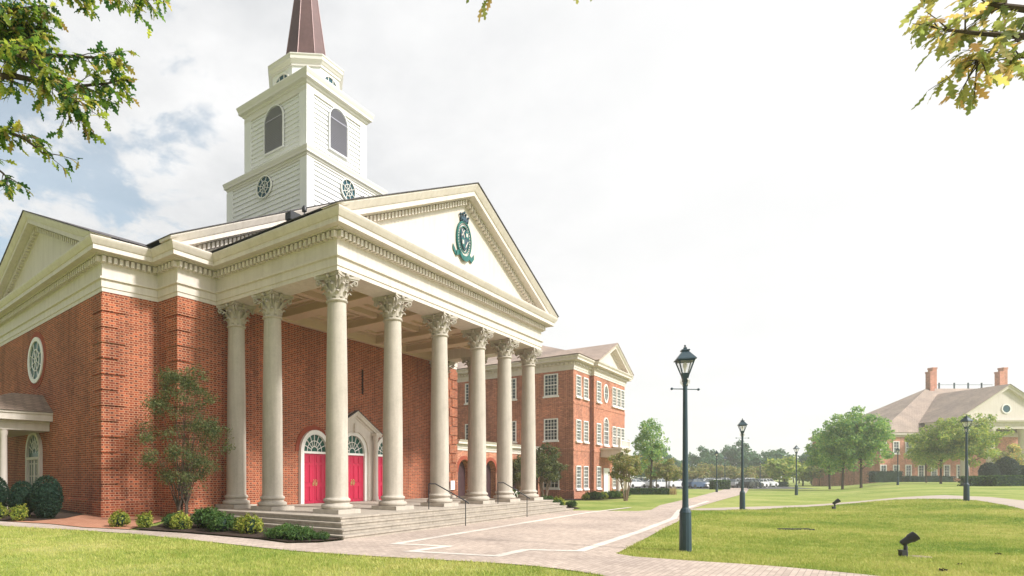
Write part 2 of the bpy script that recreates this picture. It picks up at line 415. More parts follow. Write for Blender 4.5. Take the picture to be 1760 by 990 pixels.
# quoins
def quoin(p, d1, d2, z0=1.0, z1=8.42, h=.50, gap=.065):
    mb = MB(); z = z0; k = 0; p, d1, d2 = Vector(p), Vector(d1).normalized(), Vector(d2).normalized()
    while z + h < z1 + .02:
        L = .85 if k % 2 == 0 else .58
        mb.sweep([p+d1*L, p, p+d2*L], [(-.03, z), (.03, z), (.03, z+h), (-.03, z+h)]); z += h+gap; k += 1
    mb.build('quoins', M['brick'], CH)
tw = Vector((.0952, .9955)).normalized()
quoin((10.71, 20.7), tw, (2.06, -.3)); quoin((12.77, 19.1), (0, 1), (1, 0)); quoin((32.8, 19.1), (-1, 0), (0, 1)); quoin((34.9, 20.7), (-2.06, -.3), (0, 1))
# pediments
front = Gable((0, 12.82), (1, 0), 13.82, 31.36, 10.21, 14.03)
rear = Gable((0, 19.1), (1, 0), 12.06, 33.51, 10.30, 15.42)
wing = Gable((10.71, 20.7), tw, -.66, 14.1, 10.21, 13.25)
wing.n = Vector((-tw.y, tw.x))
for g, nm in ((front, 'front_pediment'), (rear, 'rear_pediment'), (wing, 'side_pediment')):
    mb = MB(); g.rake(mb, RK, .67, 10.19); g.tymp(mb, .012, 10.19); pd = mb.build(nm, M['trim'], CH)
    mb = MB(); g.teeth(mb, .67, -.005, .18, .04, .215, 10.22); mb.build('dentil_course', M['trim'], pd)
for g, b in ((front, 7.0), (rear, 26), (wing, 14)):
    mb = MB(); g.roof(mb, .70, b, .03, .008, -.02 if g is front else .02); mb.build('roof', M['shingle'], CH)
# porch ceiling and beams
CU = [15.03, 18.17, 21.44, 24.70, 27.40, 30.18]
mb = MB(); mb.box(15.4, 29.8, 13.7, 19.0, 9.02, 9.1)
for u in CU[1:5]:
    mb.box(u-.30, u+.30, 13.76, 19.06, 8.66, 9.03); mb.box(u-.36, u+.36, 13.76, 19.06, 8.62, 8.68); mb.box(u-.42, u+.42, 13.76, 19.06, 8.94, 9.03)
cuts = [15.46] + [x for u in CU[1:5] for x in (u-.42, u+.42)] + [29.76]
for k in range(5):
    a, b = cuts[2*k], cuts[2*k+1]
    for v0, v1 in ((13.8, 16.2), (16.5, 18.9)):
        for q, dz in ((.25, .0), (.42, .04)):
            A, B, C_, D_ = a+q, b-q, v0+q, v1-q
            for x0, x1, y0, y1 in ((A, B, C_, C_+.09), (A, B, D_-.09, D_), (A, A+.09, C_+.09, D_-.09), (B-.09, B, C_+.09, D_-.09)):
                mb.box(x0, x1, y0, y1, 8.95-dz, 9.025)
    mb.box(a, b, 16.22, 16.48, 8.80, 9.025)
mb.build('porch_ceiling', M['ceiling'], CH)
mb = MB(); mb.box(14.6, 30.6, 18.90, 19.09, 8.55, 9.04); mb.box(14.6, 30.6, 18.84, 18.90, 8.88, 9.03); mb.build('wall_cornice', M['ceiling'], CH)
# steps
mb = MB()
for k in range(4):
    t = .27*k
    a = (12.76+t, 11.04+t); b = (31.95-t, 11.60+t*.97)
    mb.prism([(a[0], a[1], -.25 if k == 0 else .15*k+.003), (b[0], b[1], -.25 if k == 0 else .15*k+.003), (b[0], 19.05, -.25 if k == 0 else .15*k+.003), (a[0], 19.05, -.25 if k == 0 else .15*k+.003)], (0, 0, .397 if k == 0 else .144))
    # worn nosing that stands a little proud of each riser
    for p, q in ((a, b), ((a[0], 19.05), a), (b, (b[0], 19.05))):
        d = (Vector(q)-Vector(p)).normalized(); n = Vector((d.y, -d.x)); p_, q_ = Vector(p)+n*.012-d*.012, Vector(q)+n*.012+d*.012
        mb.bar((p_.x, p_.y, .15*k+.128), (q_.x, q_.y, .15*k+.128), .05, .046)
mb.build('front_steps', M['step'], CH)
# columns
def capital_mesh():
    mb = MB()
    mb.lathe([(.30, -.03), (.355, -.02), (.375, .015), (.355, .05), (.30, .06)], n=28)
    mb.lathe([(.30, .05), (.305, .30), (.33, .50), (.40, .66), (.46, .72), (.30, .73)], n=24)
    # abacus with hollow sides
    out = []
    for q in range(4):
        a = q*math.pi/2
        for i in range(7):
            t = -1 + 2*i/6; x = .52*t*1.0; y = .40 + .125*t*t
            out.append((x*math.cos(a)-y*math.sin(a), x*math.sin(a)+y*math.cos(a)))
    out = out[::-1] if False else out
    def slab(k, z0, z1):
        p = [(x*k, y*k) for x, y in out]
        # order the points anticlockwise
        p.sort(key=lambda c: math.atan2(c[1], c[0])); mb.prism([(x, y, z0) for x, y in p], (0, 0, z1-z0))
    slab(.97, .715, .76); slab(1.04, .762, .855)
    def leaf(a, z0, h, r0, curl, w):
        vs = []; fs = []; m = 7; c = 5
        for i in range(m+1):
            t = i/m
            r = r0 + .015 + .03*t + (curl*max(0, t-.45)**1.5*2.6)
            z = z0 + h*(t if t < .86 else .86 - (t-.86)*1.2)
            wd = w*(1-.25*t)*(1 if i % 2 == 0 else .82)*(1 if t < .8 else 1.0-(t-.8)*2.6)
            for j in range(c):
                s = (j-(c-1)/2)/((c-1)/2); rr = r - .035*s*s + (.012 if j % 2 else 0)
                ang = a + s*wd/rr; vs.append((rr*math.cos(ang), rr*math.sin(ang), z))
        for i in range(m):
            for j in range(c-1): fs.append((i*c+j, i*c+j+1, (i+1)*c+j+1, (i+1)*c+j))
        b = len(mb.v); mb.add(vs, fs)
        back = [(x*.965, y*.965, z-.004) for x, y, z in vs]; mb.add(back, [f[::-1] for f in fs])
    for k in range(8): leaf(k*math.pi/4, .05, .31, .315, .13, .115)
    for k in range(8): leaf(k*math.pi/4+math.pi/8, .12, .50, .325, .20, .105)
    for k in range(4):
        a = math.pi/4 + k*math.pi/2; ca, sa = math.cos(a), math.sin(a)
        for off in (-.05, .05):
            pts = []
            for i in range(6): t = i/5; r = .36+.26*t*t; z = .42+.27*t; pts.append((r, z))
            for i in range(1, 13): th = math.pi*.5 - i*.55; rr = .085*(1-i/15); pts.append((.615+rr*math.cos(th), .62+rr*math.sin(th)))
            mb.tube([(r*ca - off*sa, r*sa + off*ca, z) for r, z in pts], [.028]*len(pts), 5)
        b = k*math.pi/2; cb, sb = math.cos(b), math.sin(b)
        mb.ball((.46*cb, .46*sb, .79), .07, 8, 6)
        for sg in (-1, 1):
            pts = [(.355+.05*t, sg*(.20-.16*t), .46+.2*t) for t in (0, .33, .66, 1)] + [(.42, sg*(.04+.04*math.sin(q)), .62+.04*math.cos(q)) for q in (.4, 1.6, 2.8, 4)]
            mb.tube([(x*cb-y*sb, x*sb+y*cb, z) for x, y, z in pts], .022, 5)
    return mb.mesh('capital', M['column'])
sh = MB(); hgt = 7.62-1.10
sh.lathe([(.40, 0), (.385, .05)] + [(.38 - .066*(t**1.7), .05+(hgt-.05)*t) for t in [i/10 for i in range(11)]], (0, 0, 1.10), 36)
for zz in (2.9, 5.1): sh.lathe([(.3765-.066*(((zz-1.1)/hgt)**1.7)-.004, -.008), (.3790-.066*(((zz-1.1)/hgt)**1.7), -.008), (.3790-.066*(((zz-1.1)/hgt)**1.7), .008), (.3765-.066*(((zz-1.1)/hgt)**1.7)-.004, .008)], (0, 0, zz), 36)
shaft_me = sh.mesh('shaft', M['column'])
ba = MB(); ba.box(-.565, .565, -.565, .565, .60, .745)
tor = lambda r, z, h: [(r + h/2*math.cos(x)*.8, z + h/2*math.sin(x)) for x in [(-.5+i/8)*math.pi for i in range(9)]]
ba.lathe([(.36, .745), (.50, .745)] + tor(.47, .825, .155) + [(.43, .91), (.415, .93), (.41, .96), (.425, .985), (.44, .99)] + tor(.415, 1.045, .105) + [(.40, 1.105), (.3, 1.107)], n=36)
base_me = ba.mesh('base', M['column'])
cap_me = capital_mesh()
col0 = None
for u, v in [(u, 13.30) for u in CU] + [(15.03, 16.45), (15.03, 18.52), (30.18, 16.45), (30.18, 18.52)]:
    if col0 is None:
        c = col0 = place('column', shaft_me, CH, (u, v, 0))
        link('base', base_me, c); link('capital', cap_me, c, (0, 0, 7.60))
    else: c = copy_tree(col0); c.location = Vector((u, v, 0)) - CH.location

# doors: everything faces -y round the middle of its sill
def fanlight(h, zs):
    g = MB(); flat(g, arch(h, zs-.02, zs, 18)[0:], -.03)
    w = MB()
    for q in range(1, 8):
        a = math.pi*q/8; w.bar((.28*h*math.cos(a), -.045, zs+.28*h*math.sin(a)), (h*math.cos(a), -.045, zs+h*math.sin(a)), .03, .035, (0, 1, 0))
    for r in (.28*h, .62*h):
        o = [((r+.02)*math.cos(a), zs+(r+.02)*math.sin(a)) for a in [math.pi*i/18 for i in range(19)]]
        i_ = [((r-.02)*math.cos(a), zs+(r-.02)*math.sin(a)) for a in [math.pi*i/18 for i in range(19)]]
        for k in range(18):
            w.add([(o[k][0], -.06, o[k][1]), (o[k+1][0], -.06, o[k+1][1]), (i_[k+1][0], -.06, i_[k+1][1]), (i_[k][0], -.06, i_[k][1])], [(0,1,2,3)])
    return g.mesh('fanlight', M['lead']), w.mesh('muntins', M['white'])
def leaf_mesh(w, h, sgn):
    "one door leaf, hinge at x=0, panels carved as raised fields"
    m = MB(); m.box(0, w*sgn, -.05, 0, 0, h) if sgn > 0 else m.box(w*sgn, 0, -.05, 0, 0, h)
    for c0, c1 in ((.12, .46), (.54, .88)):
        for z0, z1 in ((.06, .34), (.42, .78), (.83, .96)):
            x0, x1 = sorted((c0*w*sgn, c1*w*sgn))
            m.cur = 0
            o = [(x0, z0*h), (x1, z0*h), (x1, z1*h), (x0, z1*h)]; i = [(x0+.035, z0*h+.035), (x1-.035, z0*h+.035), (x1-.035, z1*h-.035), (x0+.035, z1*h-.035)]
            ring(m, o, i, -.078, -.05); 
            ii = [(x0+.075, z0*h+.075), (x1-.075, z0*h+.075), (x1-.075, z1*h-.075), (x0+.075, z1*h-.075)]
            flat(m, ii, -.070); ring(m, ii, i, -.070, -.052)
    return m.mesh('door_leaf', M['door'])
V0 = 19.12
def door(u, half, label):
    hz = 2.27
    fr = MB(); zs = 2.36+.02
    out = arch(half+.2, 0, zs, 18); inn = arch(half, 0, zs, 18)
    # jambs and arch as one white frame
    ring(fr, out[1:-1] + [out[-1], out[0]], inn[1:-1] + [inn[-1], inn[0]], -.16, 0)
    fr.box(-half, half, -.12, 0, hz, hz+.10)
    o = place('door_frame', fr.mesh('door_frame', M['white']), CH, (u, V0, .60)); o['label'] = label
    fm, mm = fanlight(half, zs); fo = place('fanlight', fm, CH, (u, V0, .60)); link('muntins', mm, fo)
    for sg in (-1, 1):
        lf = place('door_leaf', leaf_mesh(half-.006, hz, -sg), CH, (u+sg*half, V0-.01, .60))
        hd = MB(); x = -sg*(half-.09)
        hd.box(x-.045, x+.045, -.062, -.05, .80, 1.10); hd.tube([(x, -.06, .84), (x, -.12, .86), (x, -.12, 1.04), (x, -.06, 1.06)], .016, 6)
        link('handle', hd.mesh('handle', M['brass']), lf)
    bk = MB()
    oo = arch(half+.42, 0, zs, 18); ii = arch(half+.2, 0, zs, 18)
    ring(bk, oo[2:], ii[2:], -.035, .05) if False else None
    n = len(oo)-2
    for k in range(2, len(oo)-1):
        p, q, r_, s_ = oo[k], oo[k+1], ii[k+1], ii[k]
        bk.add([(p[0], -.035, p[1]), (q[0], -.035, q[1]), (r_[0], -.035, r_[1]), (s_[0], -.035, s_[1]), (p[0], .02, p[1]), (q[0], .02, q[1])], [(0,1,2,3), (1,0,4,5)])
    place('brick_arch', bk.mesh('brick_arch', M['brick_arch']), CH, (u, V0, .60))
door(20.0, .77, 'arched white frame of the leftmost crimson door'); door(22.68, .86, 'arched white frame inside the pedimented surround'); door(25.4, .77, 'arched white frame of the rightmost crimson door')
# pedimented surround of the middle door
mb = MB(); H = 1.62
hole = arch(1.06, .0, 2.38, 18)
outer = [(-H, 0), (-1.06, 0)] + [(x, z) for x, z in hole[2:]][::-1] + [(1.06, 0), (H, 0), (H, 3.35), (0, 4.2), (-H, 3.35)]
mb.wall(outer, [], (22.68, V0-.24, .60), (1, 0, 0), (0, 0, 1))
arc = [(1.06, 0)] + hole[2:] + [(-1.06, 0)]
for k in range(len(arc)-1):
    p, q = arc[k], arc[k+1]
    mb.add([(22.68+p[0], V0-.24, .6+p[1]), (22.68+q[0], V0-.24, .6+q[1]), (22.68+q[0], V0, .6+q[1]), (22.68+p[0], V0, .6+p[1])], [(3,2,1,0)])
for sx in (-1, 1):
    mb.add([(22.68+sx*H, V0-.24, .6), (22.68+sx*H, V0, .6), (22.68+sx*H, V0, 3.95), (22.68+sx*H, V0-.24, 3.95)], [(0,1,2,3)])
sg = Gable((22.68, V0-.24), (1, 0), -1.95, 1.95, 3.98, 5.02)
sg.rake(mb, [(-.24, 0), (.03, 0), (.03, .08), (.14, .1), (.14, .17), (.2, .24), (.2, .28), (-.24, .28)], .28, 3.82)
mb.box(22.68-.11, 22.68+.11, V0-.34, V0-.24, 3.98, 4.42)
su = mb.build('door_surround', M['trim'], CH)
for sx in (-1, 1):
    mb = MB(); x = 22.68+sx*1.42
    mb.lathe([(.15, 0), (.15, .2), (.125, .24), (.11, 2.9), (.12, 2.92), (.10, 2.96), (.16, 3.2), (.17, 3.3)], (x, V0-.42, .6), 18); mb.box(x-.18, x+.18, V0-.60, V0-.24, 3.90, 4.0); mb.box(x-.18, x+.18, V0-.6, V0-.24, .6, .66); mb.build('small_column', M['trim'], su)
mb = MB(); sg.roof(mb, .22, -.02, .04, .005, .02); mb.build('surround_roof', M['shingle'], su)
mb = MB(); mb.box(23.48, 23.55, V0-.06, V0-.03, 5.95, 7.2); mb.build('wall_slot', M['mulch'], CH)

# crest in the front pediment
CR = (22.5, 12.82-.02, 11.80)
mb = MB()
o, i = circ(.80, 40, .98), circ(.70, 40, .87); ring(mb, o, i, -.10, 0)
o, i = circ(.56, 40, .72), circ(.50, 40, .66); ring(mb, o, i, -.09, 0)
cr = place('crest', mb.mesh('crest', M['teal']), CH, CR); cr.scale = (.76, .8, .80)
mb = MB(); o, i = circ(.72, 40, .90), circ(.54, 40, .70); ring(mb, o, i, -.06, 0); link('crest_ring', mb.mesh('crest_ring', M['trim']), cr)
mb = MB()
for k in range(34):
    a = 2*math.pi*k/34
    if abs(math.sin(a/2+math.pi/4)) < .25: continue
    x, z = .63*math.cos(a), .80*math.sin(a); mb.obox((x, -.07, z), (.022*math.cos(a), 0, .022*math.sin(a)), (0, .012, 0), (-.03*math.sin(a), 0, .03*math.cos(a)))
link('ring_marks', mb.mesh('ring_marks', M['navy']), cr)
sh_ = lambda k: [(-.42*k, .52*k), (.42*k, .52*k), (.42*k, -.05*k), (.30*k, -.36*k), (0, -.60*k), (-.30*k, -.36*k), (-.42*k, -.05*k)]
mb = MB(); mb.prism([(x, -.06, z) for x, z in sh_(1.0)], (0, -.05, 0)); link('shield', mb.mesh('shield', M['navy']), cr)
mb = MB()
mb.prism([(x, -.112, z) for x, z in [(-.37, .02), (-.04, .02), (-.04, -.50), (-.27, -.32), (-.37, -.06)]], (0, -.012, 0)); mb.prism([(x, -.112, z) for x, z in [(.04, .09), (.37, .09), (.37, .46), (.04, .46)]], (0, -.012, 0))
link('shield_quarters', mb.mesh('shield_quarters', M['teal']), cr)
mb = MB()
mb.bar((-.34, -.118, .46), (-.05, -.118, .09), .05, .02, (0, 1, 0)); mb.bar((-.06, -.118, .46), (-.34, -.118, .12), .05, .02, (0, 1, 0))
mb.bar((.06, -.118, -.42), (.34, -.118, -.04), .05, .02, (0, 1, 0)); mb.box(.12, .30, -.135, -.122, .18, .36); mb.box(-.30, -.14, -.135, -.122, -.28, -.08)
link('shield_charges', mb.mesh('shield_charges', M['trim']), cr)
mb = MB()
mb.prism([(x, -.03, z) for x, z in [(-.36, .92), (.36, .92), (.42, 1.2), (.22, 1.08), (.14, 1.3), (0, 1.12), (-.14, 1.3), (-.22, 1.08), (-.42, 1.2)]], (0, -.09, 0))
for x, z in ((-.42, 1.24), (.42, 1.24), (-.14, 1.34), (.14, 1.34), (0, 1.42)): mb.ball((x, -.075, z), .07, 10, 6)
for x in (-.26, 0, .26): mb.ball((x, -.12, .98), .05, 8, 6)
link('crown', mb.mesh('crown', M['navy']), cr)
mb = MB(); rb = [(-1.15, -.62), (-.85, -.90), (-.52, -.78), (-.2, -1.0), (.2, -1.0), (.52, -.78), (.85, -.90), (1.15, -.62)]
def ribbon(m, a, b, w, y): 
    m.add([(a[0], y, a[1]-w), (b[0], y, b[1]-w), (b[0], y, b[1]+w), (a[0], y, a[1]+w), (a[0], y+.03, a[1]-w), (b[0], y+.03, b[1]-w), (b[0], y+.03, b[1]+w), (a[0], y+.03, a[1]+w)], [(0,1,2,3), (4,7,6,5), (0,4,5,1), (2,6,7,3), (1,5,6,2), (0,3,7,4)])
for k, y in ((0, -.05), (1, -.09), (2, -.13), (3, -.14), (4, -.13), (5, -.09), (6, -.05)): ribbon(mb, rb[k], rb[k+1], .13, y)
link('crest_ribbon', mb.mesh('crest_ribbon', M['teal']), cr)

# tower
TC = Vector((22.8, 22.36))
def sq(h): return [(TC.x-h, TC.y+h), (TC.x-h, TC.y-h), (TC.x+h, TC.y-h), (TC.x+h, TC.y+h)]
def lap(mb, h, z0, z1, e=.235):
    prof = []; z = z0
    while z < z1: prof += [(.046, z), (.046, z+.01), (.0, min(z+e, z1))]; z += e
    mb.sweep(sq(h), prof, True)
def boards(mb, h, z0, z1, w=.36):
    for sx in (-1, 1):
        for sy in (-1, 1):
            x, y = TC.x+sx*h, TC.y+sy*h
            mb.box(*sorted((x-sx*w, x+sx*.085)), *sorted((y-sy*w, y+sy*.085)), z0, z1)
mb = MB(); lap(mb, 2.84, 12.2, 16.6); boards(mb, 2.84, 12.2, 16.62, .38); ts = mb.build('tower_base', M['siding'], CH)
cor = lambda z, o, k=1.0: [(-.2, z), (o*.22, z), (o*.22, z+.10*k), (o*.40, z+.13*k), (o*.45, z+.22*k), (o*.80, z+.25*k), (o*.82, z+.36*k), (o*.9, z+.42*k), (o, z+.52*k), (o, z+.57*k), (-1.2, z+.68*k)]
mb = MB(); mb.sweep(sq(2.84), cor(16.58, .235, .86), True); mb.build('cornice', M['tower_trim'], ts)
mb = MB(); lap(mb, 2.19, 17.1, 20.35); boards(mb, 2.19, 17.05, 20.5, .42); bf = mb.build('belfry', M['siding'], CH)
mb = MB(); mb.sweep(sq(2.19), [(-.1, 20.28), (.09, 20.28), (.09, 20.44)] + cor(20.44, .385, 1.15), True); mb.build('cornice', M['tower_trim'], bf)
def oct_(a, n=8): return [(TC.x + a/math.cos(math.pi/8)*math.cos(math.pi/8 + k*math.pi/4), TC.y + a/math.cos(math.pi/8)*math.sin(math.pi/8+k*math.pi/4)) for k in range(8)]
mb = MB(); mb.sweep(oct_(1.72), [(0, 21.0), (0, 22.4)], True); mb.sweep(oct_(1.72), [(.0, 21.0), (.05, 21.0), (.05, 21.35), (0, 21.38)], True); ln = mb.build('lantern', M['siding'], CH)
mb = MB(); mb.sweep(oct_(1.72), [(-.1, 22.33), (.06, 22.33), (.06, 22.44), (.10, 22.47), (.15, 22.55), (.20, 22.6), (.20, 22.74), (.24, 22.8), (.24, 22.85), (-1.0, 22.98)], True); mb.build('cornice', M['tower_trim'], ln)
mb = MB(); P8 = []
for a, z in ((1.19, 22.9), (1.13, 23.0), (1.03, 23.7), (.62, 26.7), (.30, 29.2), (.05, 31.0)): P8.append((a/math.cos(math.pi/8), z))
mb.lathe(P8, (TC.x, TC.y, 0), 8, math.pi/8, False)
spire = mb.build('spire', M['spire'], CH)
mb = MB()
for k in range(8):
    a = math.pi/8 + k*math.pi/4; mb.tube([(TC.x+(r-.005)*math.cos(a), TC.y+(r-.005)*math.sin(a), z) for r, z in P8], .028, 5)
mb.build('spire_ribs', M['spire'], spire)
mb = MB(); mb.ball((TC.x, TC.y, 31.1), .16); mb.tube([(TC.x, TC.y, 31.2), (TC.x, TC.y, 32.0)], .03, 6); mb.build('finial', M['brass'], spire)
# louvred openings, round windows and half-round windows on the four sides
def louvre():
    f = MB(); z0, zs, h = 0, 1.52, .66
    o, i = arch(h+.055, z0-.06, zs, 16), arch(h, z0, zs, 16); ring(f, o, i, -.09, 0)
    s = MB(); flat(s, arch(h, z0, zs, 16), -.012)
    z = z0+.04
    while z < zs+h-.08:
        w = h if z < zs else math.sqrt(max(.001, h*h-(z-zs)**2)); w -= .01
        s.add([(-w, -.075, z), (w, -.075, z), (w, -.02, z+.06), (-w, -.02, z+.06), (-w, -.075, z-.012), (w, -.075, z-.012)], [(0,1,2,3), (4,5,1,0)]); z += .085
    s.box(-h, h, -.082, -.06, zs+.02, zs+.07)
    return f.mesh('louvre_frame', M['siding']), s.mesh('louvre', M['louvre'])
def roundwin(r, rim, spokes, glass):
    f = MB(); ring(f, circ(r+rim, 32), circ(r, 32), -.08, 0)
    w = MB(); ring(w, circ(r*.58, 24), circ(r*.53, 24), -.06, -.03)
    for k in range(spokes):
        a = 2*math.pi*(k+.5)/spokes; w.bar((.12*r*math.cos(a), -.045, .12*r*math.sin(a)), (r*math.cos(a), -.045, r*math.sin(a)), .024, .03, (0, 1, 0))
    ring(w, circ(r*.16, 12), circ(r*.10, 12), -.06, -.03)
    g = MB(); flat(g, circ(r, 32), -.014)
    return f.mesh('round_window', M['white']), w.mesh('muntins', M['white']), g.mesh('pane', glass)
def halfwin(h):
    f = MB(); ring(f, arch(h+.07, -.05, 0, 16), arch(h, 0, .0001, 16), -.07, 0)
    w = MB()
    for x in (-.33*h, .33*h): w.box(x-.018, x+.018, -.05, -.02, 0, h*.93)
    w.box(-h*.85, h*.85, -.052, -.02, h*.45, h*.45+.035)
    g = MB(); flat(g, arch(h, 0, .0001, 16), -.012)
    return f.mesh('arched_window', M['white']), w.mesh('muntins', M['white']), g.mesh('pane', M['glass_blue'])
LV, RW, HW = louvre(), roundwin(.50, .05, 8, M['glass_blue']), halfwin(.52)
for k, (dx, dy) in enumerate(((-1, 0), (0, -1), (1, 0), (0, 1))):
    rz = (-math.pi/2, 0, math.pi/2, math.pi)[k]
    def onw(me, h, z): o = link(me.name, me, CH, Vector((TC.x+dx*h, TC.y+dy*h, z)) - CH.location, rz); return o
    f = onw(LV[0], 2.25, 18.12); link('louvre', LV[1], f)
    f = onw(RW[0], 2.90, 16.05); link('muntins', RW[1], f); link('pane', RW[2], f)
    f = onw(HW[0], 1.72, 21.62); link('muntins', HW[1], f); link('pane', HW[2], f)

# side wall: round window, side door and canopy
def onside(me, s, z, nm=None): 
    p = Vector((10.71, 20.7)) + tw*s
    return link(nm or me.name, me, CH, Vector((p.x, p.y, z)) + Vector((.02, 0, 0)) - CH.location, -math.pi/2 - math.atan2(.0952, .9955))
SW = roundwin(.84, .18, 8, M['lead'])
f = onside(SW[0], 7.25, 6.98); link('muntins', SW[1], f); link('pane', SW[2], f)
mb = MB(); ring(mb, circ(1.25, 32), circ(1.02, 32), -.03, .02); onside(mb.mesh('brick_ring', M['brick_arch']), 7.25, 6.98)
fr = MB(); ring(fr, arch(.98, 0, 2.45, 18), arch(.82, .0, 2.45, 18), -.14, 0); fr.box(-.82, .82, -.12, 0, 2.15, 2.27)
for sx in (-1, 1):
    fr.box(*sorted((sx*.02, sx*.82)), -.06, 0, 0, .3)
    for x in (.05, .4, .75): fr.box(sx*x-.045, sx*x+.045, -.06, 0, .3, 2.15)
    for z in (.85, 1.4, 1.95): fr.box(*sorted((sx*.05, sx*.8)), -.055, 0, z, z+.05)
sd = onside(fr.mesh('side_door', M['trim']), 7.4, .42)
mb = MB(); flat(mb, arch(.82, 0, 2.45, 18), -.02); link('pane', mb.mesh('pane', M['lead']), sd)
_, mm = fanlight(.82, 2.45); link('muntins', mm, sd)
mb = MB()
def sp(s, o, z): p = Vector((10.71, 20.7)) + tw*s + Vector((-tw.y, tw.x))*o; return (p.x, p.y, z)
def sbox(m, s0, s1, o0, o1, z0, z1):
    m.add([sp(s0,o0,z0), sp(s1,o0,z0), sp(s1,o1,z0), sp(s0,o1,z0), sp(s0,o0,z1), sp(s1,o0,z1), sp(s1,o1,z1), sp(s0,o1,z1)], [(0,1,2,3), (4,7,6,5), (0,4,5,1), (1,5,6,2), (2,6,7,3), (3,7,4,0)])
sbox(mb, 5.55, 11, -.05, 3.1, 3.74, 4.06); sbox(mb, 5.5, 11.05, -.04, 3.15, 4.03, 4.13); sbox(mb, 5.15, 11.4, -.03, 3.5, 4.13, 4.42); sbox(mb, 5.1, 11.45, -.02, 3.55, 4.40, 4.48)
cp = mb.build('side_canopy', M['trim'], CH)
mb = MB()
A, B, C_, D_ = sp(5.05, -.1, 4.49), sp(11.5, -.1, 4.49), sp(11.5, 3.6, 4.49), sp(5.05, 3.6, 4.49); E_, F_ = sp(6.4, -.1, 5.35), sp(10.2, -.1, 5.35); G_, H_ = sp(6.4, 1.2, 5.35), sp(10.2, 1.2, 5.35)
mb.add([A, B, C_, D_, E_, F_, G_, H_], [(0, 4, 6, 3), (3, 6, 7, 2), (1, 2, 7, 5), (4, 5, 7, 6), (0, 3, 2, 1), (0, 1, 5, 4)])
mb.build('canopy_roof', M['shingle_brown'], cp)
for s, o in ((5.75, 1.68), (10.7, 1.68)):
    m = MB(); p = sp(s, o, .2); m.lathe([(.2, .0), (.2, .1), (.165, .15), (.155, .3), (.135, 3.3), (.16, 3.34), (.17, 3.45), (.2, 3.55)], p, 20); m.build('canopy_column', M['trim'], cp)

# things fixed to or standing on the chapel
fl = thing('floodlight', (14.2, 14.55, 10.21), 'black box floodlight standing on the porch cornice', 'floodlight')
mb = MB(); mb.box(-.22, .22, -.13, .13, .18, .42); mb.box(-.24, .24, -.15, -.13, .16, .44); mb.build('housing', M['black'], fl, True)
mb = MB(); mb.box(-.05, .05, -.04, .04, 0, .18); mb.box(-.14, .14, -.1, .1, 0, .03); mb.build('bracket', M['black'], fl, True)
cmx = thing('roof_camera', (14.05, 13.85, 10.21), 'small dark camera on a thin post on the porch cornice', 'camera')
mb = MB(); mb.tube([(0,0,0), (0,0,.26)], .025, 8); mb.box(-.07, .07, -.07, .07, 0, .02); mb.build('post', M['black'], cmx, True)
mb = MB(); mb.lathe([(.03,.24),(.08,.26),(.09,.36),(.05,.44)], n=12); mb.build('camera_head', M['black'], cmx, True)
pq = thing('wall_plaque', (32.15, 19.05, 1.02), 'small white square plaque on the brick wall behind the portico', 'plaque')
mb = MB(); mb.box(-.24, .24, -.05, .0, 0, .56); mb.box(-.2, .2, -.06, -.05, .04, .52); mb.build('plaque_face', M['white'], pq, True)
def handrail(a, b, label):
    a, b = Vector(a), Vector(b); t = thing('handrail', tuple(b), label, 'handrail', 'black handrails on the front steps')
    d = a-b; d2 = Vector((d.x, d.y, 0)).normalized()
    m = MB(); m.tube([(0,0,0), (0,0,.93)], .018, 8); m.build('post', M['black'], t, True)
    m = MB(); q = Vector((d.x, d.y, d.z)); m.tube([q, q+Vector((0,0,.95))], .018, 8); m.build('post', M['black'], t, True)
    m = MB(); m.tube([tuple(-d2*.12+Vector((0,0,.84))), (0,0,.93), tuple(q-d2*.25+Vector((0,0,.95))), tuple(q+Vector((0,0,.95)))], .024, 8); m.build('rail', M['black'], t, True)
handrail((19.0, 12.25, .60), (19.55, 11.02, 0), 'black handrail on the steps in front of the fifth column from the left')
handrail((25.0, 12.45, .60), (25.55, 11.32, 0), 'black handrail on the steps near the right end of the portico')
# ------------------------------------------------------------------ the brick hall on the right
def window_meshes(w, h, nx, ny, arched=False, frame=M['white'], fw=.09):
    f = MB()
    if arched:
        zs = h - w/2; ring(f, arch(w/2+fw, -fw, zs, 12), arch(w/2, 0, zs, 12), -.09, 0); out = arch(w/2, 0, zs, 12)
    else:
        o = [(-w/2-fw, -fw), (w/2+fw, -fw), (w/2+fw, h+fw), (-w/2-fw, h+fw)]; out = [(-w/2, 0), (w/2, 0), (w/2, h), (-w/2, h)]; ring(f, o, out, -.09, 0)
    f.box(-w/2-fw-.08, w/2+fw+.08, -.16, 0, -fw-.12, -fw+.002)
    for i in range(1, nx): x = -w/2 + w*i/nx; f.box(x-.016, x+.016, -.06, -.02, .001, (h if not arched else h-w*.12))
    for j in range(1, ny): z = h*j/ny; t = .035 if j == ny//2 else .016; f.box(-w/2, w/2, -.058, -.02, z-t, z+t)
    g = MB(); flat(g, out, -.014)
    return f.mesh('window', frame), g.mesh('pane', M['pane'])
def setwin(ms, par, at, rz=0.0):
    f = link('window', ms[0], par, Vector(at) - par.location, rz); link('pane', ms[1], f); return f
HB = thing('brick_hall', (49.1, 17.8, 0), 'three storey orange brick hall with white sash windows and a small gable, beyond the portico', 'building')
HP = [(49.1, 50), (49.1, 17.8), (53.1, 17.8), (53.1, 17.5), (61.9, 17.5), (61.9, 17.8), (63.0, 17.8), (63.0, 50)]
mb = MB(); mb.sweep(HP, [(0, -.3), (0, 10.7)])
for z in (3.95, 7.8): mb.sweep(HP, [(0, z), (.035, z), (.035, z+.18), (0, z+.2)])
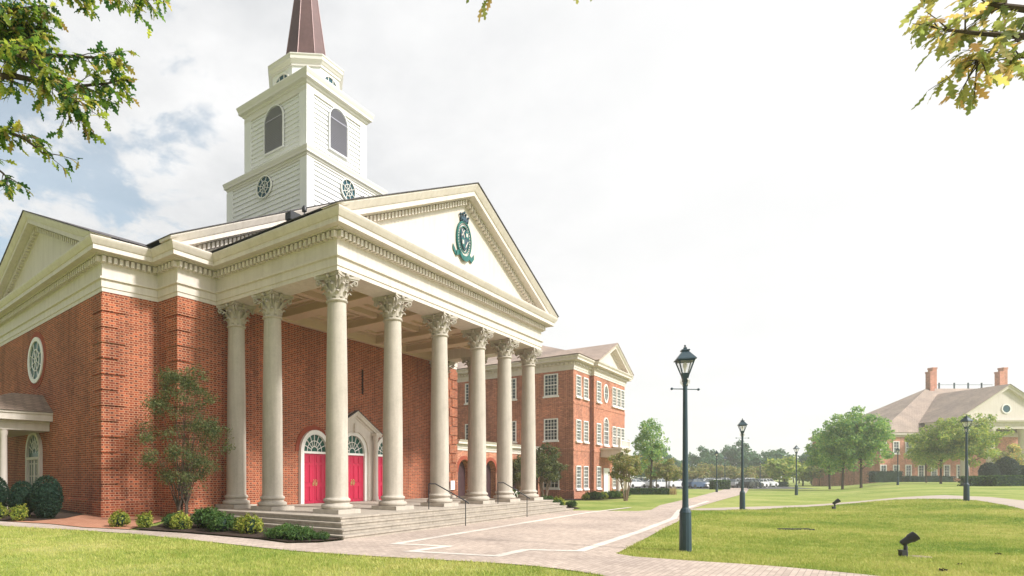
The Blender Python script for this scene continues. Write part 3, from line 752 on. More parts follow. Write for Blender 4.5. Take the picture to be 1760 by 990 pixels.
mb.sweep(HP, [(0, -.3), (.05, -.3), (.05, .7), (0, .75)])
mb.build('wall', M['brick_far'], HB)
mb = MB(); mb.sweep(HP, [(-.1, 10.55), (.04, 10.55), (.04, 10.72), (.07, 10.74), (.07, 10.98), (.10, 11.0), (.10, 11.2), (.25, 11.22), (.25, 11.26), (.52, 11.28), (.52, 11.42), (.62, 11.55), (.64, 11.64), (-.4, 11.68)])
co = mb.build('cornice', M['trim'], HB)
mb = MB()
for i in range(len(HP)-1):
    a, b = Vector(HP[i]), Vector(HP[i+1]); d = (b-a).normalized(); dentils(mb, a, b, Vector((d.y, -d.x)), 11.02, 11.19, .09, .22, .34, .2)
mb.build('dentil_course', M['trim'], co)
mb = MB()
x0, x1, y0, y1, ze, zr = 48.42, 63.68, 17.12, 50.6, 11.70, 15.1
xm = (x0+x1)/2; hw = 8.2
mb.add([(x0,y0,ze), (x1,y0,ze), (x1,y1,ze), (x0,y1,ze), (xm,y0+hw,zr), (xm,y1-hw,zr)], [(0,1,4), (1,2,5,4), (2,3,5), (3,0,4,5), (0,3,2,1)])
mb.build('roof', M['shingle_tan'], HB)
hg = Gable((0, 17.5), (1, 0), 52.46, 62.54, 11.66, 13.9)
mb = MB(); hg.rake(mb, [(0, 0), (.06, 0), (.08, .15), (.2, .18), (.2, .24), (.5, .26), (.5, .38), (.62, .52), (.65, .6), (-.05, .62)], .62, 11.66); hg.tymp(mb, .01, 11.66)
mb.build('gable', M['trim'], HB)
mb = MB(); hg.roof(mb, .68, 7.5, .08, .01); mb.build('gable_roof', M['shingle_tan'], HB)
WA, WB, WC = window_meshes(1.0, 1.65, 4, 6), window_meshes(.92, 1.6, 3, 6), window_meshes(.92, 1.75, 3, 6)
WD, WE = window_meshes(1.2, 1.75, 4, 5, True), window_meshes(1.15, 2.3, 3, 6, True)
for v in (19.65, 23.3, 27.1, 30.9, 34.7, 38.5, 42.3):
    setwin(WA, HB, (49.1, v, 8.62), -math.pi/2); setwin(WA, HB, (49.1, v, 4.92), -math.pi/2)
    setwin(WD, HB, (49.1, v, .95), -math.pi/2)
for u in (50.1, 51.85):
    setwin(WB, HB, (u, 17.8, 8.5)); setwin(WB, HB, (u, 17.8, 4.85)); setwin(WC, HB, (u, 17.8, .9))
for u in (54.2, 58.5, 59.85, 61.1):
    setwin(WB, HB, (u, 17.5, 8.45)); setwin(WB, HB, (u, 17.5, 4.8)); setwin(WC, HB, (u, 17.5, .9))
setwin(WE, HB, (56.2, 17.5, 4.75))
f = MB(); ring(f, circ(.62, 28, .85), circ(.48, 28, .70), -.08, 0); f.box(-.02, .02, -.05, -.02, -.7, .7); f.box(-.48, .48, -.052, -.02, -.02, .02)
g = MB(); flat(g, circ(.48, 28, .70), -.014)
setwin((f.mesh('oval_window', M['white']), g.mesh('pane', M['pane'])), HB, (56.2, 17.5, 9.3))
mb = MB(); mb.box(54.8, 57.6, 15.8, 17.49, 3.55, 4.2); mb.box(54.65, 57.75, 15.65, 17.49, 4.2, 4.35)
ep = mb.build('entry_porch', M['trim'], HB)
mb = MB()
mb.box(54.8, 57.6, 15.85, 15.95, 4.95, 5.05); mb.box(54.8, 57.6, 15.85, 15.95, 4.4, 4.47)
for i in range(15): x = 54.9+.1855*i; mb.box(x-.04, x+.04, 15.87, 15.93, 4.47, 4.95)
for x in (54.85, 57.55): mb.box(x-.1, x+.1, 15.8, 16.0, 4.35, 5.15)
mb.build('balcony_rail', M['white'], ep)
for u in (55.1, 57.3):
    mb = MB(); mb.lathe([(.24, 0), (.24, .15), (.19, .2), (.16, 3.35), (.22, 3.45), (.22, 3.55)], (u, 16.1, 0), 16); mb.build('porch_column', M['trim'], ep)
mb = MB(); mb.box(-.55, .55, -.05, 0, 0, 2.3); ring(mb, [(-.75, 0), (.75, 0), (.75, 2.6), (-.75, 2.6)], [(-.55, .001), (.55, .001), (.55, 2.3), (-.55, 2.3)], -.1, 0)
place('entry_door', mb.mesh('entry_door', M['white']), HB, (56.2, 17.49, 0))
mb = MB(); mb.tube([(52.95, 17.72, 0), (52.95, 17.72, 10.5)], .05, 8); mb.build('corner_shade_tube', plain('corner_shade_brown', (.16, .06, .04), .5), HB)  # dark tube stands in for the shadow in the pavilion corner

# covered walk that joins the chapel to the hall
AW = thing('brick_arcade', (42, 20.5, 0), 'low brick arcade with cream cornice joining the chapel to the brick hall', 'arcade')
mb = MB()
def ar(u): return [(x+u, z) for x, z in arch(.85, -.2, 2.15, 14)]
mb.wall([(34.96, -.3), (49.04, -.3), (49.04, 3.7), (34.96, 3.7)], [ar(u) for u in (36.2, 40.0, 44.2, 47.6)], (0, 20.5, 0), (1, 0, 0), (0, 0, 1), .45)
mb.build('wall', M['brick_far'], AW)
mb = MB(); mb.sweep([(34.95, 20.5), (49.05, 20.5)], [(-2.5, 3.6), (.04, 3.6), (.04, 3.75), (.08, 3.77), (.08, 4.0), (.3, 4.03), (.3, 4.15), (.4, 4.3), (-2.5, 4.4)]); mb.build('cornice', M['trim'], AW)
mb = MB()
for u in (36.2, 40.0, 44.2, 47.6):
    oo, ii = arch(1.1, -.2, 2.15, 14), arch(.85, -.2, 2.15, 14)
    ring(mb, [(x+u, z) for x, z in oo[2:]], [(x+u, z) for x, z in ii[2:]], -.03, .0)
for i in range(len(mb.v)): mb.v[i] = (mb.v[i][0], mb.v[i][1]+20.5, mb.v[i][2])
mb.build('brick_arches', M['brick_arch'], AW)
M['maroon'] = plain('maroon_door', (.055, .025, .03), .5)
for u in (36.2, 40.0, 44.2, 47.6):
    mb = MB(); mb.box(u-.9, u+.9, 20.92, 21.0, -.2, 3.1); mb.build('door', M['maroon'], AW)

# ------------------------------------------------------------------ the hall across the lawn
LH_D = 110; kx = LH_D/1036
LH = thing('pedimented_hall', camw(106.2, LH_D, 0), 'long brick hall with tan hipped roof, paired chimneys and white pediment across the lawn', 'building', None, -(math.pi/2-YAW))
X = lambda px, d=LH_D: (px-600)/1036*d - 106.2
Zp = lambda py, d=LH_D: 1.8+(820-py)*d/1036
mb = MB(); mb.box(X(1512), X(1800), 0, 16, -.5, 9.3)
mb.build('wall', M['brick_pale'], LH, True)
mb = MB(); mb.box(X(1512)-.1, X(1800)+.1, -.1, 16.1, 9.1, 9.5); mb.box(X(1512)-.5, X(1800)+.5, -.5, 16.5, 9.5, 9.9)
mb.build('cornice', M['trim'], LH, True)
def hip(mb, x0, x1, y0, y1, ze, xr0, xr1, yr, zr):
    mb.add([(x0,y0,ze), (x1,y0,ze), (x1,y1,ze), (x0,y1,ze), (xr0,yr,zr), (xr1,yr,zr)], [(0,1,5,4), (1,2,5), (2,3,4,5), (3,0,4), (0,3,2,1)])
mb = MB(); hip(mb, X(1512)-.6, X(1812), -.6, 16.6, 9.92, X(1592, 118.5), X(1735, 118.5), 8.5, 19.2)
mb.build('roof', M['shingle_tan'], LH, True)
for xa, xb in ((1585, 1606), (1703, 1727)):
    for q, (px, zt_) in enumerate(((xa+3.5, 22.2), (xb-3.5, 23.2))):
        mb = MB(); c = X(px, 119.7); mb.box(c-.42, c+.42, 8+q*1.2, 9.0+q*1.2, 15.6, zt_); mb.box(c-.48, c+.48, 7.94+q*1.2, 9.06+q*1.2, zt_, zt_+.3); mb.build('chimney', M['brick_pale'], LH, True)
mb = MB(); xa, xb = X(1604, 119.5), X(1706, 119.5)
for px in (1614, 1640, 1664, 1687): c = X(px, 119.5); mb.box(c-.09, c+.09, 9.4, 9.58, 18.8, 20.5)
mb.bar((xa, 9.5, 20.1), (xb, 9.5, 20.1), .07, .07); mb.bar((xa, 9.5, 19.2), (xb, 9.5, 19.2), .05, .05)
mb.build('roof_railing', M['navy_metal'], LH, True)
pg = Gable((0, -5.0), (1, 0), X(1729, 105)-9.4, X(1729, 105)+9.4, 11.7, 17.9)
mb = MB(); pg.rake(mb, [(-.1, 0), (.05, 0), (.1, .2), (.5, .25), (.5, .45), (.7, .75), (-.1, .8)], .8, 11.65); pg.tymp(mb, .01, 11.65)
mb.sweep([(X(1729, 105)-8.8, 0), (X(1729, 105)-8.8, -5), (X(1729, 105)+8.8, -5), (X(1729, 105)+8.8, 0)], [(-1.2, 10.2), (0, 10.2), (.05, 10.8), (.15, 10.85), (.15, 11.2), (.5, 11.3), (.65, 11.64), (-1.2, 11.66)])
pp = mb.build('pediment', M['trim'], LH, True)
mb = MB(); pg.roof(mb, .75, 12); mb.build('pediment_roof', M['shingle_tan'], LH, True)
f = MB(); ring(f, circ(.85, 24), circ(.65, 24), -.1, 0); rw = link('round_window', f.mesh('round_window', M['white']), LH, (X(1729, 105), -5.02, Zp(702, 104.5)))
g = MB(); flat(g, circ(.65, 24), -.03); link('pane', g.mesh('pane', M['glass_blue']), rw)
for px in (1658, 1702, 1757, 1800):
    mb = MB(); mb.lathe([(.72, 0), (.72, .3), (.6, .4), (.58, .5), (.50, 9.4), (.62, 9.6), (.7, 10.2)], (X(px, 105.7), -4.3, 0), 18); mb.build('column', M['trim'], LH, True)
mb = MB(); ring(mb, arch(1.9, 0, 4.4, 16), arch(1.25, 0, 4.4, 16), -.3, 0); mb.box(-1.25, 1.25, -.2, -.02, 3.1, 3.4)
dm = link('door_surround', mb.mesh('door_surround', M['trim']), LH, (X(1722), -.01, .2))
mb = MB(); flat(mb, arch(1.25, 0, 4.4, 16), -.05); link('pane', mb.mesh('pane', M['pane']), dm)
WF = window_meshes(.85, 2.0, 2, 4, fw=.16)
for px in (1518, 1540, 1561, 1583, 1605, 1627, 1649):
    for z in (6.2, 1.9): f = link('window', WF[0], LH, (X(px), 0, z)); link('pane', WF[1], f)
mb = MB(); mb.box(X(1645, 104), X(1812, 104), -6.5, 0, -.5, .3); mb.build('portico_floor', M['step'], LH, True)

# ------------------------------------------------------------------ lamp posts
def lamp_meshes():
    p = MB(); p.lathe([(.145, 0), (.135, .03), (.125, .95), (.13, .97), (.10, 1.05), (.072, 1.09), (.066, 1.2), (.048, 4.0), (.06, 4.02), (.06, 4.08), (.03, 4.1)], n=12, smooth=False)
    post = p.mesh('post', M['navy_metal'])
    b = MB(); b.tube([(-.33, 0, 3.94), (.33, 0, 3.94)], .014, 6)
    for x in (-.34, .34): b.ball((x, 0, 3.94), .032, 8, 6)
    bar_ = b.mesh('ladder_bar', M['navy_metal'])
    l = MB()
    q4 = lambda r, z: [(r*math.cos(math.pi/4+k*math.pi/2), r*math.sin(math.pi/4+k*math.pi/2), z) for k in range(4)]
    def frus(r0, z0, r1, z1):
        a, c = q4(r0, z0), q4(r1, z1); l.add(a+c, [(3,2,1,0), (4,5,6,7)] + [(i, (i+1) % 4, (i+1) % 4+4, i+4) for i in range(4)])
    frus(.06, 4.08, .10, 4.16); frus(.085, 4.16, .145, 4.32)
    lo, hi = q4(.125, 4.31), q4(.272, 4.62)
    for k in range(4): l.bar(lo[k], hi[k], .026, .026)
    for k in range(4): l.bar(hi[k], hi[(k+1) % 4], .03, .04)
    frus(.345, 4.635, .335, 4.66)
    frus(.33, 4.66, .19, 4.78); frus(.19, 4.78, .085, 4.87); frus(.15, 4.86, .14, 4.89); frus(.06, 4.89, .05, 4.95)
    l.ball((0,0,4.985), .028, 8, 6)
    lan = l.mesh('lantern', M['navy_metal'])
    g = MB(); lo, hi = q4(.118, 4.325), q4(.262, 4.61)
    g.add(lo+hi, [(i, (i+1) % 4, (i+1) % 4+4, i+4) for i in range(4)])
    gl = g.mesh('lantern_glass', M['lglass'])
    b = MB(); b.lathe([(.02, 4.32), (.025, 4.42), (.055, 4.47), (.06, 4.53), (.03, 4.58)], n=10)
    bl = b.mesh('mantle', M['white'])
    s = MB()
    for k in range(4):
        a = k*math.pi/2
        s.tube([(.055*math.cos(a), .055*math.sin(a), 4.03), (.11*math.cos(a), .11*math.sin(a), 4.08), (.12*math.cos(a), .12*math.sin(a), 4.14), (.085*math.cos(a), .085*math.sin(a), 4.18)], .012, 5)
    sc = s.mesh('scroll_bracket', M['white'])
    return post, bar_, lan, gl, bl, sc
LM = lamp_meshes()
lamps = [((16.24, 3.21), -.77, 1.0, 'tall dark teal lamp post in the near lawn, the largest lamp of the photo'), ((38.75, 4.91), -.86, 1.0, 'dark lamp post where the two paths fork, second largest lamp'),
         ((74.4, 4.9), -.5, 1.0, 'dark lamp post standing alone on the far lawn left of the tree pair'), ((49.31, -4.61), -.3, 1.0, 'dark lamp post beside the curved path, in front of the pedimented hall'),
         ((99, -3.4), .1, .92, 'thin dark lamp post in front of the pedimented hall windows, between two tree groups'), ((82.99, 13.09), .3, 1.0, 'slim dark lamp post just left of the box hedge by the car park'),
         ((107, 15.8), .9, 1.0, 'distant dark lamp post just right of the box hedge'), ((117, 12.4), .4, .9, 'distant lamp post at the end of the path, beside the parked cars')]
lamp0 = None
for (u, v), rz, k, lab in lamps:
    if lamp0 is None:
        t = lamp0 = thing('lamp_post', (0,0,0), lab, 'lamp post', 'lantern lamp posts along the paths')
        link('post', LM[0], t); link('ladder_bar', LM[1], t); ln_ = link('lantern', LM[2], t, (0,0,0), R(-22)); ln_.scale = (.86, .86, 1); link('lantern_glass', LM[3], ln_); link('mantle', LM[4], ln_); link('scroll_bracket', LM[5], t)
    else: t = copy_tree(lamp0); t['label'] = lab
    t.location = (u, v, zt(u, v)-.02); t.rotation_euler = (R(-.9) if u < 20 else 0, R(.5) if u < 20 else 0, rz); t.scale = (k, k, k)

# ------------------------------------------------------------------ ground spotlights and small things on the lawn
def spot(u, v, lab, k=1.0):
    t = thing('ground_spotlight', (u, v, zt(u, v)), lab, 'spotlight', 'bullet spotlights in the lawn', -(math.pi/2-YAW)); t.scale = (k, k, k)
    m = MB(); m.lathe([(.045, -.02), (.045, .12), (.038, .14), (.038, .24), (.03, .26)], n=12); m.build('stem', M['black'], t, True)
    m = MB(); m.box(-.12, -.03, -.05, .05, .03, .15); m.box(-.13, -.02, -.06, .06, .15, .17); m.build('junction_box', M['black'], t, True)
    m = MB(); m.lathe([(.01, -.17), (.05, -.165), (.068, -.13), (.074, -.05), (.085, .02), (.10, .04), (.105, .16), (.10, .165), (.085, .15), (.01, .145)], n=20)
    rot = Euler((R(18), R(50), 0)).to_matrix()
    m.v = [tuple(rot @ Vector(p) + Vector((.07, 0, .40))) for p in m.v]; m.build('head', M['black'], t, True)
    m = MB(); m.tube([(-.005, 0, .25), (.0, 0, .31), (.04, 0, .36)], .032, 8); m.build('knuckle', M['black'], t, True)
    return t
spot(18.37, -.76, 'large black bullet spotlight on a short stem in the near lawn'); spot(41.7, 1.08, 'small far bullet spotlight in the lawn beside the thin path', 1.05)
t = thing('concrete_pad', (18.55, -1.02, 0), 'round bare concrete pad set in the grass beside the near spotlight', 'concrete pad'); m = MB(); m.lathe([(.2, -.05), (.2, .025), (.18, .03)], n=24); m.build('slab', M['pad'], t, True)
t = thing('drain_grate', (25.45, 1.69, 0), 'narrow dark drain grate in the middle of the near lawn', 'drain', None, -(math.pi/2-YAW))
m = MB(); m.box(-.54, .54, -.13, -.10, -.05, .05); m.box(-.54, .54, .10, .13, -.05, .05)
for i in range(19): m.box(-.53+.058*i-.01, -.53+.058*i+.01, -.10, .10, -.03, .03)
m.build('grate', M['black'], t, True)
m = MB(); m.box(-.53, .53, -.1, .1, -.06, -.05); m.build('pit', M['mulch'], t, True)
for u, v, s, lab in ((16.01, -1.18, .055, 'small dark clump of dead leaves at the bottom edge of the near lawn'), (17.3, -1.52, .03, 'tiny dark clump of dead leaves right of the near spotlight'), (20.2, -2.4, .035, 'tiny dark clump of dead leaves farther up the lawn, right of the near spotlight')):
    m = MB()
    for q in range(9):
        a = rnd.random()*6.3; c = (rnd.uniform(-s, s), rnd.uniform(-s, s), rnd.uniform(.01, s*.9)); m.obox(c, (s*.5*math.cos(a), s*.5*math.sin(a), s*.2), (-s*.3*math.sin(a), s*.3*math.cos(a), .01), (0, 0, .004))
    o = m.mesh('dead_leaves', plain('dead_leaf', (.04, .03, .018), .9, .4)); o = link('dead_leaves', o, None, (u, v, .02)); tag(o, lab, 'dead leaves', 'dead leaves on the lawn')

# bicycle between the far columns
bc = thing('bicycle', (38.6, 17.7, 0), 'white framed bicycle parked beyond the last two portico columns', 'bicycle', None, R(-35))
for x in (-.52, .52):
    m = MB(); n_ = 28
    m.tube([(x+.33*math.cos(2*math.pi*i/n_), 0, .34+.33*math.sin(2*math.pi*i/n_)) for i in range(n_+1)], .022, 6); w = m.build('wheel', M['rubber'], bc, True)
    m = MB()
    for i in range(10): a = math.pi*2*i/10; m.tube([(x, 0, .34), (x+.31*math.cos(a), 0, .34+.31*math.sin(a))], .004, 4)
    m.tube([(x, -.04, .34), (x, .04, .34)], .025, 8); m.build('spokes', M['car_silver'], w, True)
m = MB()
for a, b in (((-.52, 0, .34), (-.18, 0, .85)), ((-.52, 0, .34), (-.05, 0, .30)), ((-.05, 0, .30), (-.2, 0, .92)), ((-.05, 0, .30), (.36, 0, .78)), ((-.18, 0, .82), (.34, 0, .84)), ((.52, 0, .34), (.33, 0, .95))): m.tube([a, b], .024, 8)
m.build('bike_frame', M['white'], bc, True)
m = MB(); m.ball((-.21, 0, .95), .11, 10, 6, (1.1, .6, .35)); m.build('saddle', M['black'], bc, True)
m = MB(); m.tube([(.33, 0, .94), (.32, 0, 1.02)], .018, 6); m.tube([(.22, -.26, 1.0), (.36, -.2, 1.02), (.34, 0, 1.02), (.36, .2, 1.02), (.22, .26, 1.0)], .014, 6); m.build('handlebar', M['black'], bc, True)

# ------------------------------------------------------------------ parked cars
def car_parts(paint, suv):
    k = 1.12 if suv else 1.0
    prof = [(-2.2, .42), (-2.22, .75), (-2.1, .98*k), (-1.0, 1.02*k), (.95, .96*k), (1.95, .80*k), (2.2, .62), (2.22, .35), (1.8, .24), (-1.9, .24)]
    b = MB(); b.prism([(x, -.86, z) for x, z in prof], (0, 1.72, 0))
    roof = [(-1.75 if suv else -1.35, 1.46*k), (.15, 1.46*k)]; base = [(-2.08 if suv else -1.85, 1.0*k), (.95, .95*k)]
    def cab(m, top, bot, y0, y1, z_in=0.0):
        vs = [(bot[0][0], -y1, bot[0][1]), (bot[1][0], -y1, bot[1][1]), (bot[1][0], y1, bot[1][1]), (bot[0][0], y1, bot[0][1]), (top[0][0], -y0, top[0][1]), (top[1][0], -y0, top[1][1]), (top[1][0], y0, top[1][1]), (top[0][0], y0, top[0][1])]
        m.add(vs, [(4,5,6,7), (0,1,5,4), (1,2,6,5), (2,3,7,6), (3,0,4,7)])
    g = MB(); cab(g, [(roof[0][0]+.03, roof[0][1]-.03), (roof[1][0]-.03, roof[1][1]-.03)], base, .66, .82)
    b.box(roof[0][0]-.02, roof[1][0]+.05, -.67, .67, roof[0][1]-.045, roof[0][1])
    for s in (-1, 1):
        for a, c in (((base[0][0], base[0][1]), roof[0]), ((base[1][0], base[1][1]), roof[1]), ((-.5, .98*k), (-.5, 1.44*k))): b.bar((a[0], s*.825, a[1]), (c[0], s*.67, c[1]), .07, .05)
        for x in (-1.36, 1.36): b.tube([(x, s*.80, .33), (x, s*.868, .33)], .37, 14)
        b.box(1.95, 2.215, s*.62-.2, s*.62+.2, .58, .70)
    w = MB(); w.lathe([(.2, -.10), (.31, -.1), (.33, -.07), (.33, .07), (.31, .1), (.2, .1)], n=16)
    w.v = [(x, z, y) for x, y, z in w.v]
    return b.mesh('body', paint), g.mesh('glass', M['pane']), w.mesh('wheel', M['rubber'])
CARM = {n: (car_parts(M['car_'+n], False), car_parts(M['car_'+n], True)) for n in ('white', 'silver', 'blue', 'red', 'dark')}
car_list = [(1090, 99, 'white', 0, 25), (1112, 101, 'silver', 1, -35), (1134, 98, 'white', 0, 20), (1157, 99, 'white', 1, 30), (1183, 101, 'dark', 0, 28), (1196, 96, 'blue', 0, 24), (1207, 99, 'silver', 1, 200), (1222, 97, 'white', 0, 205),
            (1264, 100, 'silver', 0, 35), (1277, 101, 'white', 1, 200), (1291, 98, 'dark', 0, 30), (1301, 102, 'white', 0, 210), (1308, 106, 'silver', 0, 30), (1318, 110, 'white', 0, 28), (1165, 112, 'red', 0, 30), (1245, 112, 'white', 1, 25), (1098, 113, 'blue', 0, 30)]
where = ['at the left end of the row, beside the brick hall', 'second from the left end of the row', 'under the tall tree', 'between the tall tree and the nearest lamp post', 'just right of the nearest lamp post', 'front most of those left of the box hedge', 'a little left of the box hedge', 'right against the left side of the box hedge',
         'first one right of the box hedge', 'behind the second largest lamp post', 'just right of the second largest lamp post', 'third one right of the box hedge', 'near the right end of the row', 'last at the right end of the row', 'in the second row, behind the nearest lamp post', 'in the second row, behind the box hedge', 'in the second row, behind the left end']
cn = {'white': 'white', 'silver': 'silver', 'blue': 'dark blue', 'red': 'red', 'dark': 'black'}
for (px, d, c, suv, ang), wh in zip(car_list, where):
    p = camw((px-600)/1036*d, d, 0); bm, gm, wm = CARM[c][suv]
    t = thing('parked_car', (p.x, p.y, .03), f"distant {cn[c]} {'estate car' if suv else 'saloon car'} parked {wh}", 'car', 'cars in the far car park', -(math.pi/2-YAW)+R(ang))
    link('body', bm, t); link('glass', gm, t)
    for x in (-1.36, 1.36):
        for y in (-.78, .78): link('wheel', wm, t, (x, y, .33))
# ------------------------------------------------------------------ plants
def leaf_mesh_np(name, pos, nrm, size, mat, asp=.55, rng=nrg, jitter=.35):
    "one small kite-shaped leaf per position"
    n = len(pos); a = rng.normal(size=(n, 3)); nn = nrm/np.maximum(1e-6, np.linalg.norm(nrm, axis=1))[:, None] + rng.normal(size=(n, 3))*.75
    nn /= np.linalg.norm(nn, axis=1)[:, None]
    t = np.cross(nn, a); t /= np.maximum(1e-6, np.linalg.norm(t, axis=1))[:, None]; b = np.cross(nn, t)
    s = size*(1+jitter*rng.uniform(-1, 1, n))[:, None]
    V = np.stack([pos - t*s, pos - b*s*asp + t*s*.1, pos + t*s, pos + b*s*asp + t*s*.1], 1).reshape(-1, 3)
    me = bpy.data.meshes.new(name); me.vertices.add(4*n); me.vertices.foreach_set('co', V.ravel().astype(np.float32))
    me.loops.add(4*n); me.loops.foreach_set('vertex_index', np.arange(4*n, dtype=np.int32))
    me.polygons.add(n); me.polygons.foreach_set('loop_start', np.arange(0, 4*n, 4, dtype=np.int32))
    try: me.polygons.foreach_set('loop_total', np.full(n, 4, dtype=np.int32))
    except Exception: pass
    me.materials.append(mat); me.update(calc_edges=True); me.validate(); return me
def blob_points(clumps, n, rng=nrg, shell=.45, jit=.18):
    w = np.array([c[1][0]*c[1][1]*c[1][2] for c in clumps])**.7; w /= w.sum()
    idx = rng.choice(len(clumps), n, p=w); C = np.array([c[0] for c in clumps])[idx]; Rr = np.array([c[1] for c in clumps])[idx]
    d = rng.normal(size=(n, 3)); d /= np.linalg.norm(d, axis=1)[:, None]
    r = (shell + (1-shell)*rng.uniform(0, 1, n))**.6; r = r*(1+jit*rng.normal(size=n))
    return C + d*Rr*r[:, None], d + np.array([0, 0, .35])
def crown_clumps(h0, h1, rad, k, cr, rng, taper=.0, flat=.75):
    "clump centres through an egg-shaped crown between heights h0 and h1"
    out = []; zc, hz = (h0+h1)/2, (h1-h0)/2
    for i in range(k):
        d = rng.normal(size=3); d /= np.linalg.norm(d); r = rng.uniform(.35, .92)
        p = d*r; q = 1 - taper*(p[2]*.5+.5)
        c = cr*rng.uniform(.65, 1.25)
        out.append(((p[0]*rad*q*.9, p[1]*rad*q*.9, zc + p[2]*(hz-c*flat*.5)), (c, c, c*flat)))
    return out
def limbs(mb, base, tips, r0, rng, sag=.15):
    for tip in tips:
        b = Vector(base); t = Vector(tip); m1 = b.lerp(t, .4) + Vector((rng.uniform(-1,1), rng.uniform(-1,1), 1.2))*sag*(t-b).length*.3; m2 = b.lerp(t, .75) + Vector((rng.uniform(-1,1), rng.uniform(-1,1), .5))*sag*(t-b).length*.3
        mb.tube([b, m1, m2, t], [r0, r0*.7, r0*.4, r0*.12], 6)
def tree_meshes(h, h0, rad, k, cr, leaves, size, mat, bark, tr, seed, taper=0.0, flat=.75, asp=.55, stems=1):
    rng = np.random.default_rng(seed); cl = crown_clumps(h0, h, rad, k, cr, rng, taper, flat)
    p, nm = blob_points(cl, leaves, rng); cm = leaf_mesh_np('crown', p, nm, size, mat, asp, rng)
    mb = MB()
    if stems == 1:
        top = (rng.uniform(-.1, .1)*rad, rng.uniform(-.1, .1)*rad, h*.82)
        mb.tube([(0,0,-.2), (0,0,.15), (.02*h*rng.uniform(-1,1), .02*h*rng.uniform(-1,1), h*.35), top], [tr*1.5, tr, tr*.75, tr*.12], 10)
        for c in cl[:min(16, k)]: limbs(mb, (top[0]*.4, top[1]*.4, max(h0*.75, min(c[0][2]*.75, h*.6))), [c[0]], tr*.35, rng)
    else:
        for s in range(stems):
            a = 2*math.pi*s/stems + rng.uniform(-.3, .3); q = (math.cos(a)*rad*.22, math.sin(a)*rad*.22, h0*1.15)
            mb.tube([(math.cos(a)*tr*1.6, math.sin(a)*tr*1.6, -.1), (q[0]*.5, q[1]*.5, q[2]*.5), q], [tr, tr*.8, tr*.6], 7)
            for c in cl[s::stems][:6]: limbs(mb, q, [c[0]], tr*.5, rng, .1)
    return mb.mesh('trunk', bark), cm
def put_tree(name, ms, at, lab, group=None, s=1.0, rz=0.0, cat='tree', sxy=None):
    t = thing(name, at, lab, cat, group, rz); t.scale = (sxy or s, sxy or s, s)
    link('trunk', ms[0], t); link('crown', ms[1], t); return t
gz = lambda u, v: (u, v, zt(u, v))
# crape myrtle in the bed by the portico
def myrtle():
    rng = np.random.default_rng(5); cl = []; mb = MB()
    bases = [(-.12, .05), (.04, -.08), (.10, .10), (.18, -.03), (-.02, .16)]
    for i in range(120):
        a = rng.uniform(0, 2*math.pi); t = rng.uniform(0, 1)
        z = 1.1 + 4.05*t**.9; w = 1.75*(1 - .62*max(0, (z-2.9)/2.3)**1.2)*(.45+.55*min(1, (z-1.1)/1.3)); r = w*rng.uniform(.1, 1.0)**.6
        c = rng.uniform(.10, .24); cl.append(((r*math.cos(a), r*math.sin(a), z), (c*1.5, c*1.5, c*.8)))
    for i, c in enumerate(cl):
        b = bases[i % 5]; f = Vector((b[0]+c[0][0]*.14, b[1]+c[0][1]*.14, .9+.25*(i % 4)))
        if i < 5: mb.tube([(b[0], b[1], -.1), (b[0]*1.2, b[1]*1.2, .5), tuple(f)], [.045, .04, .035], 7)
        if i % 4: continue
        mid = f.lerp(Vector(c[0]), .5) + Vector((0, 0, .15)); b0 = Vector((b[0]*1.1, b[1]*1.1, .55))
        mb.tube([b0, f, mid, Vector(c[0])+Vector((0,0,c[1][2]*.6))], [.02, .015, .009, .003], 5)
    p, nm = blob_points(cl, 15500, rng, .0); p += rng.normal(size=p.shape)*.085; return mb.mesh('trunk', M['bark']), leaf_mesh_np('crown', p, nm, .04, M['leaf_myrtle'], .45, rng)
put_tree('crape_myrtle', myrtle(), (12.25, 18.0, zt(12.25, 18.0)), 'dark multi stemmed crape myrtle against the brick corner left of the portico', None, 1.0, .4)
T_my = tree_meshes(4.6, 1.1, 1.95, 70, .34, 6500, .08, M['leaf_myrtle'], M['bark_pale'], .06, 21, .15, stems=6)
T_ru = tree_meshes(4.7, 1.3, 1.9, 60, .34, 4600, .085, M['leaf_rust'], M['bark_pale'], .06, 22, .0, stems=5)
put_tree('crape_myrtle', T_my, (46.9, 19.3, 0), 'rounded crape myrtle in front of the brick hall corner, beside the last column', 'crape myrtles by the brick hall', 1.0)
put_tree('crape_myrtle', T_ru, (48.4, 13.6, 0), 'rust tinged crape myrtle in front of the brick hall entry porch', 'crape myrtles by the brick hall', .92, 1.0)
put_tree('crape_myrtle', T_my, (44.0, 20.0, 0), 'crape myrtle half hidden behind the two rightmost columns', 'crape myrtles by the brick hall', .78, 2.0)
T_tall = tree_meshes(9.8, 1.4, 3.1, 130, .42, 5600, .13, M['leaf_green'], M['bark'], .16, 31, .4, .95)
put_tree('tall_tree', T_tall, camw((1118-600)/1036*78, 78), 'tall airy tree rising behind the car row, right of the brick hall', None, 1.0)
T_r1 = tree_meshes(4.6, 1.0, 2.2, 26, .6, 3000, .16, M['leaf_rust'], M['bark'], .09, 32)
for px, d, lab in ((1145, 78, 'low brownish green tree right of the tall airy tree'), (1128, 84, 'low bushy tree tucked behind the tall airy tree')):
    put_tree('bushy_tree', T_r1, camw((px-600)/1036*d, d), lab, 'low trees by the car park', .95 if px > 1130 else 1.05, px)
